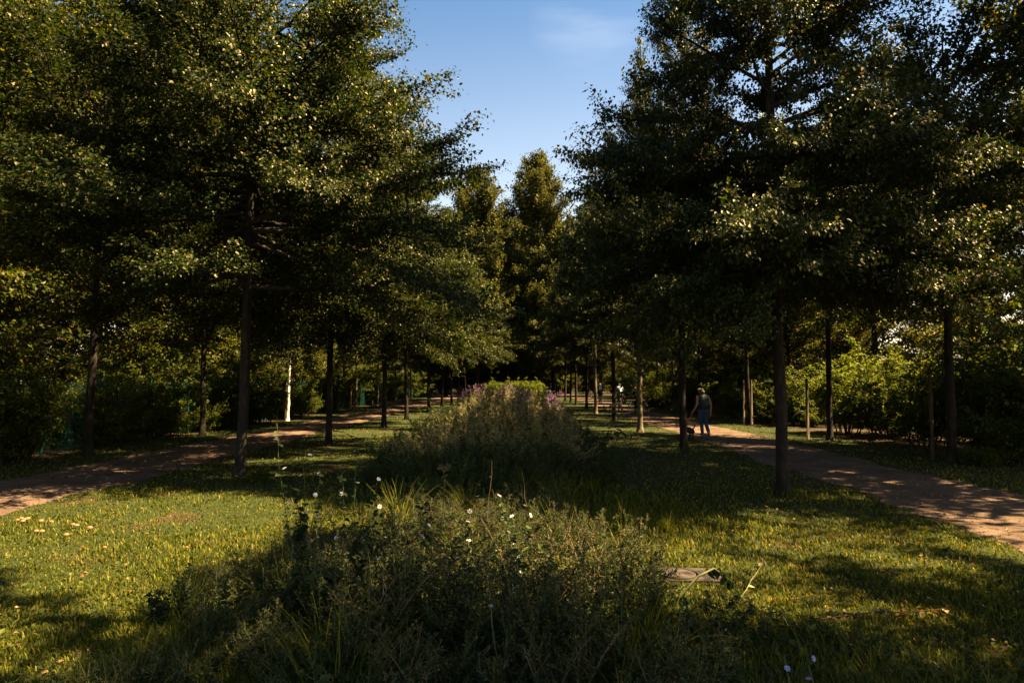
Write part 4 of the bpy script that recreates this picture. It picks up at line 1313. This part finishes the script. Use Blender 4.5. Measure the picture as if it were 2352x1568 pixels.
def hand_nodes(nodes, edges, wrist, hand, side, pre):
    """palm, four fingers and a thumb hanging from a wrist"""
    w_, h_ = np.array(nodes[wrist][:3]), np.array(hand)
    d = h_ - w_
    d = d / np.linalg.norm(d)
    s_ = np.cross(d, [0, 0, 1.0])
    if np.linalg.norm(s_) < .2:
        s_ = np.array([0, 1.0, 0])
    s_ = s_ / np.linalg.norm(s_)
    cur = np.cross(s_, d)
    nodes[pre + 'palm'] = (*h_, .028)
    edges.append((wrist, pre + 'palm'))
    for q, (o_, l_) in enumerate(((-.027, .062), (-.009, .074), (.009, .07), (.027, .055))):
        k1 = h_ + s_ * o_ + d * .038
        k2 = k1 + d * l_ * .5 + cur * .008
        k3 = k2 + d * l_ * .42 + cur * .02
        for m_, kk in enumerate((k1, k2, k3)):
            nodes[f'{pre}f{q}{m_}'] = (*kk, .0085 - .0012 * m_)
        edges += [(pre + 'palm', f'{pre}f{q}0'), (f'{pre}f{q}0', f'{pre}f{q}1'), (f'{pre}f{q}1', f'{pre}f{q}2')]
    t1 = h_ - d * .01 + s_ * .038 * side
    t2 = t1 + d * .035 + s_ * .018 * side
    nodes[pre + 't0'] = (*t1, .011)
    nodes[pre + 't1'] = (*t2, .009)
    edges += [(pre + 'palm', pre + 't0'), (pre + 't0', pre + 't1')]


def person(name_label, loc, rz, J, clothes, hair, group=None):
    """J: joint dict. clothes: list of (part, joints/edges subset with radius offset, material)"""
    o = empty('person', loc, rz)
    tag(o, name_label, 'person', group)
    E = [('pelvis', 'waist'), ('waist', 'chest'), ('chest', 'neck'), ('neck', 'head'), ('head', 'crown'), ('head', 'nose'), ('head', 'ear_l'), ('head', 'ear_r'),
         ('chest', 'sh_l'), ('sh_l', 'el_l'), ('el_l', 'wr_l'), ('chest', 'sh_r'), ('sh_r', 'el_r'), ('el_r', 'wr_r'),
         ('pelvis', 'hip_l'), ('hip_l', 'kn_l'), ('kn_l', 'an_l'), ('an_l', 'toe_l'), ('pelvis', 'hip_r'), ('hip_r', 'kn_r'), ('kn_r', 'an_r'), ('an_r', 'toe_r')]
    hx, hy, hz_ = J['head'][:3]
    N_ = dict(J)
    N_['nose'] = (hx, hy + .088, hz_ - .015, .016)
    N_['ear_l'] = (hx - .088, hy + .0, hz_ - .01, .018)
    N_['ear_r'] = (hx + .088, hy + .0, hz_ - .01, .018)
    ed = list(E)
    hand_nodes(N_, ed, 'wr_l', J['hand_l'][:3], 1, 'l_')
    hand_nodes(N_, ed, 'wr_r', J['hand_r'][:3], -1, 'r_')
    N_.pop('hand_l'); N_.pop('hand_r')
    bmesh_ = skin_mesh('body', N_, ed, M['skin'], 2)
    add('body', bmesh_, o)
    nv, nf = len(bmesh_.vertices), len(bmesh_.polygons)
    co = np.zeros(nv * 3); bmesh_.vertices.foreach_get('co', co); co = co.reshape(-1, 3)
    no = np.zeros(nv * 3); bmesh_.vertices.foreach_get('normal', no); no = no.reshape(-1, 3)
    polys = [tuple(p_.vertices) for p_ in bmesh_.polygons]
    cen = np.array([co[list(p_)].mean(0) for p_ in polys])
    rr = lambda q: J[q][3][0] if isinstance(J[q][3], tuple) else J[q][3]
    best = np.full(nf, 1e9); bone = np.zeros(nf, int); tpar = np.zeros(nf)
    for bi, (a_, b_) in enumerate(E + [('wr_l', 'hand_l'), ('wr_r', 'hand_r')]):
        if a_ not in J or b_ not in J:
            continue
        A_, B_ = np.array(J[a_][:3]), np.array(J[b_][:3])
        if a_[:2] == 'wr':
            B_ = A_ + (B_ - A_) * 2.6
        d_ = B_ - A_
        t_ = np.clip(((cen - A_) @ d_) / (d_ @ d_), 0, 1)
        dist = np.linalg.norm(cen - (A_ + t_[:, None] * d_), axis=1) - (rr(a_) * (1 - t_) + rr(b_) * t_) * .9
        m_ = dist < best
        best[m_] = dist[m_]; bone[m_] = bi; tpar[m_] = t_[m_]

    def cut(name, sel, grow, mat):
        fs = [polys[q] for q in np.nonzero(sel)[0]]
        used = sorted({v_ for f_ in fs for v_ in f_})
        mp_ = {v_: q for q, v_ in enumerate(used)}
        me_ = bpy.data.meshes.new(name)
        me_.from_pydata([tuple(co[v_] + no[v_] * grow) for v_ in used], [], [tuple(mp_[v_] for v_ in f_) for f_ in fs])
        me_.materials.append(mat)
        for p_ in me_.polygons:
            p_.use_smooth = True
        return add(name, me_, o)
    for part, rng_, grow, mat in clothes:
        sel = np.zeros(nf, bool)
        for bi, e_ in enumerate(E):
            if e_ in rng_:
                lo_, hi_ = rng_[e_]
                sel |= (bone == bi) & (tpar >= lo_ - 1e-6) & (tpar <= hi_ + 1e-6)
        cut(part, sel, grow, M[mat])
    for s_ in ('l', 'r'):
        ax_, tx_ = np.array(J['an_' + s_][:3]), np.array(J['toe_' + s_][:3])
        d_ = tx_ - ax_
        nd = {'heel': (*(ax_ - d_ * .25 - (0, 0, .03)), .042), 'mid': (*(ax_ + d_ * .35 - (0, 0, .02)), .045), 'toe': (*(tx_ + d_ * .12), .036)}
        add('shoe', skin_mesh('shoe', nd, [('heel', 'mid'), ('mid', 'toe')], M['shoe'], 1, 1), o)
    hm, long_ = hair
    hb = [bi for bi, e_ in enumerate(E) if e_ in (('head', 'crown'), ('neck', 'head'))]
    hl = (hz_ - .13) if long_ else (hz_ - .06)
    sel = np.isin(bone, hb) & (cen[:, 2] > hl) & ((cen[:, 1] < hy + .03) | (cen[:, 2] > hz_ + .055))
    cut('hair', sel, .016 if long_ else .010, M[hm])
    if long_:
        hn = {'a': (hx + .03, hy - .075, hz_ - .02, .05), 'b': (hx + .075, hy - .10, hz_ - .045, .055), 'c': (hx + .06, hy - .085, hz_ - .11, .04)}
        add('hair_bun', skin_mesh('hair_bun', hn, [('a', 'b'), ('b', 'c')], M[hm], 2), o)
    return o


# patch partial joints: J lookups for 'a~b~f' keys
class JD(dict):
    def __missing__(self, k):
        if '~' in k:
            a_, b_, f_ = k.split('~')
            f_ = float(f_)
            g_ = lambda q: self[q][3][0] if isinstance(self[q][3], tuple) else self[q][3]
            p_ = np.array(self[a_][:3]) * (1 - f_) + np.array(self[b_][:3]) * f_
            return (*p_, g_(a_) * (1 - f_) + g_(b_) * f_)
        raise KeyError(k)


# dog walker
WY = 22.6
wx = (1612 - 1196) * WY / FPX
Jw = JD(pelvis=(0, 0, .92, .135), waist=(-.01, .01, 1.10, .115), chest=(-.02, .04, 1.30, .135), neck=(-.04, .06, 1.44, .055), head=(-.055, .075, 1.555, .092), crown=(-.06, .065, 1.62, .085),
        sh_l=(-.18, .04, 1.37, .052), el_l=(-.19, .02, 1.09, .042), wr_l=(-.27, .16, .90, .029), hand_l=(-.30, .21, .84, .03), sh_r=(.15, .03, 1.37, .052), el_r=(.24, -.05, 1.10, .042), wr_r=(.25, .02, .87, .029), hand_r=(.25, .03, .79, .03),
        hip_l=(-.085, 0, .86, .098), kn_l=(-.05, .06, .48, .062), an_l=(-.03, .02, .09, .042), toe_l=(-.05, .16, .035, .035), hip_r=(.085, 0, .86, .098), kn_r=(.09, .05, .48, .062), an_r=(.12, -.20, .17, .042), toe_r=(.12, -.12, .05, .035))
hair_long = ('hair_blond', True)
ALL = (0, 1)
LEGS = {('pelvis', 'hip_l'): ALL, ('pelvis', 'hip_r'): ALL, ('hip_l', 'kn_l'): ALL, ('hip_r', 'kn_r'): ALL, ('kn_l', 'an_l'): (0, .93), ('kn_r', 'an_r'): (0, .93), ('pelvis', 'waist'): (0, .55)}
SHORTS = {('pelvis', 'hip_l'): ALL, ('pelvis', 'hip_r'): ALL, ('hip_l', 'kn_l'): (0, .7), ('hip_r', 'kn_r'): (0, .7), ('pelvis', 'waist'): (0, .55)}
TOP = {('pelvis', 'waist'): (.15, 1), ('waist', 'chest'): ALL, ('chest', 'neck'): (0, .55), ('chest', 'sh_l'): ALL, ('chest', 'sh_r'): ALL}
TEE = {**TOP, ('sh_l', 'el_l'): (0, .6), ('sh_r', 'el_r'): (0, .6)}
VEST = {**TOP, ('chest', 'sh_l'): (0, .8), ('chest', 'sh_r'): (0, .8)}
person('woman walking away in blue jeans and dark sleeveless top, leading a black dog', (wx, WY, .004), 0.0, Jw,
       [('jeans', LEGS, .010, 'denim'), ('shirt', VEST, .018, 'cloth_navy')], hair_long)


def rounded_pack(o, size, mat, strapm, sx=.14, dy=.16):
    b = MB()
    prof = [(.30, -.50), (.46, -.46), (.50, -.2), (.50, .2), (.42, .42), (.25, .50)]
    rings = []
    k = 16
    a_ = np.linspace(0, 2 * np.pi, k, endpoint=False)
    for r_, z_ in prof:
        sq = np.sign(np.cos(a_)) * np.abs(np.cos(a_)) ** .6, np.sign(np.sin(a_)) * np.abs(np.sin(a_)) ** .6
        rings.append(np.stack([sq[0] * r_ * size[0], sq[1] * r_ * size[1], np.full(k, z_ * size[2])], -1))
    m_ = len(rings)
    v = np.concatenate(rings)
    ix = np.arange(m_ * k).reshape(m_, k); nx_ = np.roll(ix, -1, 1)
    b.add(v, np.stack([ix[:-1], nx_[:-1], nx_[1:], ix[1:]], -1).reshape(-1, 4), 0, True)
    b.f.append(ix[-1:]); b.m.append(0); b.s.append(False); b.v.append(np.zeros((0, 3), np.float32))
    b.f.append(ix[:1, ::-1]); b.m.append(0); b.s.append(False); b.v.append(np.zeros((0, 3), np.float32))
    add('bag', b.mesh('bag', mat), o)
    pk = MB().box((0, -size[1] * .56, -size[2] * .18), (size[0] * .62, size[1] * .2, size[2] * .36))
    add('pocket', pk.mesh('pocket', mat), o)
    for s_ in (-1, 1):
        add('strap', MB().tubes([(s_ * sx * .7, .03, size[2] * .42), (s_ * sx, dy, size[2] * .55), (s_ * sx * 1.1, dy * 1.6, size[2] * .2), (s_ * sx, dy * 1.1, -size[2] * .3)], [.02] * 4, 6).mesh('strap', strapm), o)


o = empty('backpack', (wx + .02, WY - .15, 1.20), 0)
o.rotation_euler = (R(-6), 0, 0)
tag(o, 'dark patterned backpack on the back of the dog walker', 'backpack')
rounded_pack(o, (.29, .17, .42), M['pack_print'], M['cloth_navy'])

# dog
DX, DY = (1580 - 1196) * 22.3 / FPX, 22.3
o = empty('dog', (DX, DY, .004), R(14))
tag(o, 'small black dog with raised curled tail walking on the leash', 'dog')
dn = {'mid': (0, 0, .27, (.085, .095)), 'chest': (0, .17, .27, (.085, .11)), 'rump': (0, -.16, .28, (.075, .08)), 'neck': (0, .27, .36, .055), 'head': (0, .35, .42, .058), 'muzzle': (0, .44, .39, .032), 'nosetip': (0, .49, .385, .02),
      'ear_l': (-.05, .33, .48, .02), 'ear_r': (.05, .33, .48, .02), 'ear_l2': (-.065, .36, .44, .012), 'ear_r2': (.065, .36, .44, .012),
      't0': (0, -.24, .33, .025), 't1': (.02, -.30, .40, .02), 't2': (.045, -.30, .47, .016), 't3': (.05, -.26, .52, .01)}
de = [('mid', 'chest'), ('mid', 'rump'), ('chest', 'neck'), ('neck', 'head'), ('head', 'muzzle'), ('muzzle', 'nosetip'), ('head', 'ear_l'), ('ear_l', 'ear_l2'), ('head', 'ear_r'), ('ear_r', 'ear_r2'), ('rump', 't0'), ('t0', 't1'), ('t1', 't2'), ('t2', 't3')]
for s_, ph in ((-1, .04), (1, -.04)):
    n_ = 'l' if s_ < 0 else 'r'
    dn.update({f'fs{n_}': (s_ * .065, .17, .22, .045), f'fe{n_}': (s_ * .065, .14 + ph, .15, .028), f'fw{n_}': (s_ * .065, .17 + ph, .06, .018), f'fp{n_}': (s_ * .065, .19 + ph, .018, .02),
               f'hs{n_}': (s_ * .06, -.15, .23, .055), f'hk{n_}': (s_ * .065, -.10 - ph, .17, .035), f'hh{n_}': (s_ * .065, -.20 - ph, .10, .02), f'hf{n_}': (s_ * .065, -.18 - ph, .035, .016), f'hp{n_}': (s_ * .065, -.15 - ph, .018, .02)})
    de += [('chest', f'fs{n_}'), (f'fs{n_}', f'fe{n_}'), (f'fe{n_}', f'fw{n_}'), (f'fw{n_}', f'fp{n_}'), ('rump', f'hs{n_}'), (f'hs{n_}', f'hk{n_}'), (f'hk{n_}', f'hh{n_}'), (f'hh{n_}', f'hf{n_}'), (f'hf{n_}', f'hp{n_}')]
add('body', skin_mesh('dog_body', dn, de, M['dog_fur'], 2), o)
nk = Matrix.Rotation(R(14), 3, 'Z') @ Vector((0, .27, .42)) + Vector((DX, DY, 0))
hd_ = Vector((wx - .30, WY + .22, .80))
mid_ = (nk + hd_) / 2 - Vector((0, 0, .03))
lo = empty('leash', hd_)
tag(lo, 'orange leash from the woman hand to the black dog', 'leash')
add('cord', MB().tubes(np.array([hd_ + Vector((0, 0, .05)), hd_, mid_, nk]) - np.array(hd_), [.011] * 4, 6).mesh('cord', M['leash']), lo)
cl = Matrix.Rotation(R(14), 3, 'Z') @ Vector((0, .25, .335)) + Vector((DX, DY, 0)) - hd_
a_ = np.linspace(0, 2 * np.pi, 13)
add('collar', MB().tubes(np.stack([cl.x + .062 * np.cos(a_), cl.y + .045 * np.sin(a_), cl.z + .05 * np.sin(a_)], -1), np.full(13, .01), 5).mesh('collar', M['leash']), lo)


# bicycles and riders
def bicycle(loc, rz, label, paint, saddle_mat='cloth_blue'):
    o = empty('bicycle', loc, rz)
    tag(o, label, 'bicycle', 'bicycles on the right path')
    a = np.linspace(0, 2 * np.pi, 33)
    ty = MB().tubes(np.stack([np.zeros(33), .335 * np.cos(a), .335 * np.sin(a)], -1), np.full(33, .02), 8).mesh('tyre', M['rubber'])
    rm = MB().tubes(np.stack([np.zeros(33), .31 * np.cos(a), .31 * np.sin(a)], -1), np.full(33, .009), 6)
    for q in np.linspace(0, 2 * np.pi, 18, endpoint=False):
        rm.tubes([(0, 0, 0), (0, .31 * math.cos(q), .31 * math.sin(q))], [.003, .003], 3)
    rm.tubes([(-.04, 0, 0), (.04, 0, 0)], [.025, .025], 8)
    rim = rm.mesh('rim', M['chrome'])
    for yy in (-.52, .55):
        wo = empty('wheel', (0, yy, .355)); wo.parent = o
        add('tyre', ty, wo); add('rim', rim, wo)
    f = MB()
    seat_t, bb, head_t, head_b, rear = (0, -.20, .86), (0, -.06, .30), (0, .36, .92), (0, .40, .74), (0, -.52, .355)
    for p_, q_, r_ in ((seat_t, bb, .017), (bb, head_b, .02), ((0, -.17, .74), (0, .37, .88), .016), (head_t, head_b, .02)):
        f.tubes([p_, q_], [r_, r_], 8)
    for s_ in (-.05, .05):
        f.tubes([(s_ * .4, -.18, .78), (s_, -.52, .355)], [.01, .01], 6)
        f.tubes([(s_ * .4, -.06, .30), (s_, -.52, .355)], [.011, .011], 6)
        f.tubes([(s_ * .8, .41, .72), (s_, .55, .355)], [.013, .012], 6)
    add('frame', f.mesh('frame', M[paint]), o)
    add('handlebar', MB().tubes([(-.30, .24, 1.02), (-.22, .36, 1.06), (0, .38, 1.02), (.22, .36, 1.06), (.30, .24, 1.02)], [.014] * 5, 8).tubes([(0, .36, .92), (0, .38, 1.02)], [.015] * 2, 8).mesh('handlebar', M['chrome']), o)
    sd_ = MB().tubes([(0, -.34, .93), (0, -.26, .95), (0, -.12, .94), (0, -.02, .93)], [.05, .085, .05, .02], 10)
    sd_.tubes([(0, -.20, .84), (0, -.22, .92)], [.013] * 2, 8)
    add('saddle', sd_.mesh('saddle', M[saddle_mat]), o)
    rk = MB()
    for s_ in (-.06, .06):
        rk.tubes([(s_, -.28, .74), (s_, -.78, .74)], [.007] * 2, 5).tubes([(s_, -.72, .74), (s_ * .9, -.53, .37)], [.006] * 2, 5)
    for yy in (-.4, -.55, -.7, -.78):
        rk.tubes([(-.06, yy, .74), (.06, yy, .74)], [.006] * 2, 5)
    add('rack', rk.mesh('rack', M['black']), o)
    mg = MB()
    th = np.linspace(.35, 2.7, 12)
    mg.tubes(np.stack([np.zeros(12), -.52 - .375 * np.cos(th), .355 + .375 * np.sin(th)], -1), np.full(12, .022), 6)
    add('mudguard', mg.mesh('mudguard', M['chrome']), o)
    add('rear_light', MB().box((0, -.80, .70), (.07, .03, .045)).mesh('rear_light', M['red_lens']), o)
    add('reflector', MB().box((0, -.895, .52), (.05, .015, .07)).mesh('reflector', M['chrome']), o)
    for s_, zz in ((-1, .16), (1, .44)):
        add('pedal', MB().box((s_ * .13, .0 if s_ > 0 else .02, zz), (.09, .10, .02)).tubes([(s_ * .06, -.06, .30), (s_ * .07, .0, zz)], [.01] * 2, 6).mesh('pedal', M['black']), o)
    mi = MB().lathe([(.001, -.01), (.045, -.005), (.05, .0), (.045, .008), (.001, .01)], k=12).mesh('mirror', M['chrome'])
    mo = add('mirror', mi, o, (-.36, .36, 1.18)); mo.rotation_euler = (R(90), 0, 0)
    add('mirror_stem', MB().tubes([(-.29, .26, 1.02), (-.34, .34, 1.12), (-.36, .365, 1.18)], [.006] * 3, 5).mesh('mirror_stem', M['black']), o)
    return o


def rider_joints(lean=.22):
    return JD(pelvis=(0, -.22, 1.02, .125), waist=(0, -.14, 1.18, .115), chest=(0, -.02 + lean * .4, 1.40, .14), neck=(0, .03 + lean * .4, 1.54, .055), head=(0, .055 + lean * .4, 1.65, .092), crown=(0, .045 + lean * .4, 1.715, .085),
              sh_l=(-.18, 0 + lean * .4, 1.45, .055), el_l=(-.30, .12, 1.22, .042), wr_l=(-.28, .22, 1.09, .030), hand_l=(-.28, .28, 1.055, .03), sh_r=(.18, 0 + lean * .4, 1.45, .055), el_r=(.30, .12, 1.22, .042), wr_r=(.28, .22, 1.09, .030), hand_r=(.28, .28, 1.055, .03),
              hip_l=(-.09, -.20, .97, .098), kn_l=(-.11, .10, .60, .064), an_l=(-.12, -.02, .24, .042), toe_l=(-.13, .10, .20, .035), hip_r=(.09, -.20, .97, .098), kn_r=(.11, .16, .80, .064), an_r=(.12, -.02, .50, .042), toe_r=(.13, .10, .47, .035))


hair_short = lambda m_: (m_, False)
riders = [(1378, 57.0, 0.02, 'cyclist riding away with a light grey backpack and dark top', 'cloth_black', 'hair_grey', SHORTS, 'bike_red', 'bicycle under the cyclist with the grey backpack'),
          (1423, 46.8, -.03, 'cyclist in a white short sleeved shirt with a strap across the back', 'cloth_white', 'hair_grey', LEGS, 'bike_paint', 'bicycle with blue saddle under the white shirted cyclist'),
          (1463, 39.2, .50, 'cyclist in a yellow top half hidden behind a sunlit trunk', 'cloth_yellow', 'hair_blond', LEGS, 'bike_paint', 'bicycle turning half hidden behind the sunlit trunk')]
for i, (px, y, rz, lab, top, hr, legs, paint, blab) in enumerate(riders):
    x = (px - 1196) * y / FPX
    bicycle((x, y, .004), rz, blab, paint)
    person(lab, (x, y, .004), rz, rider_joints(), [('trousers', legs, .010, 'cloth_black'), ('shirt', TEE, .018, top)], hair_short(hr), 'cyclists on the right path')
    if i == 0:
        o = empty('backpack', (x, y - .14, 1.34), rz)
        o.rotation_euler = (R(-14), 0, rz)
        tag(o, 'light grey backpack worn by the farthest cyclist', 'backpack')
        rounded_pack(o, (.32, .2, .46), M['cloth_grey'], M['cloth_grey'])
    if i == 1:
        o = empty('shoulder_bag', (x - .2, y - .16, 1.05), rz)
        tag(o, 'dark shoulder bag with a strap across the white shirt', 'bag')
        add('bag', MB().box((-.02, .02, -.05), (.10, .24, .17)).mesh('bag', M['cloth_black']), o)
        add('strap', MB().tubes([(.0, .0, .0), (.10, -.06, .20), (.20, .02, .36), (.30, .14, .46)], [.016] * 4, 6).mesh('strap', M['cloth_black']), o)
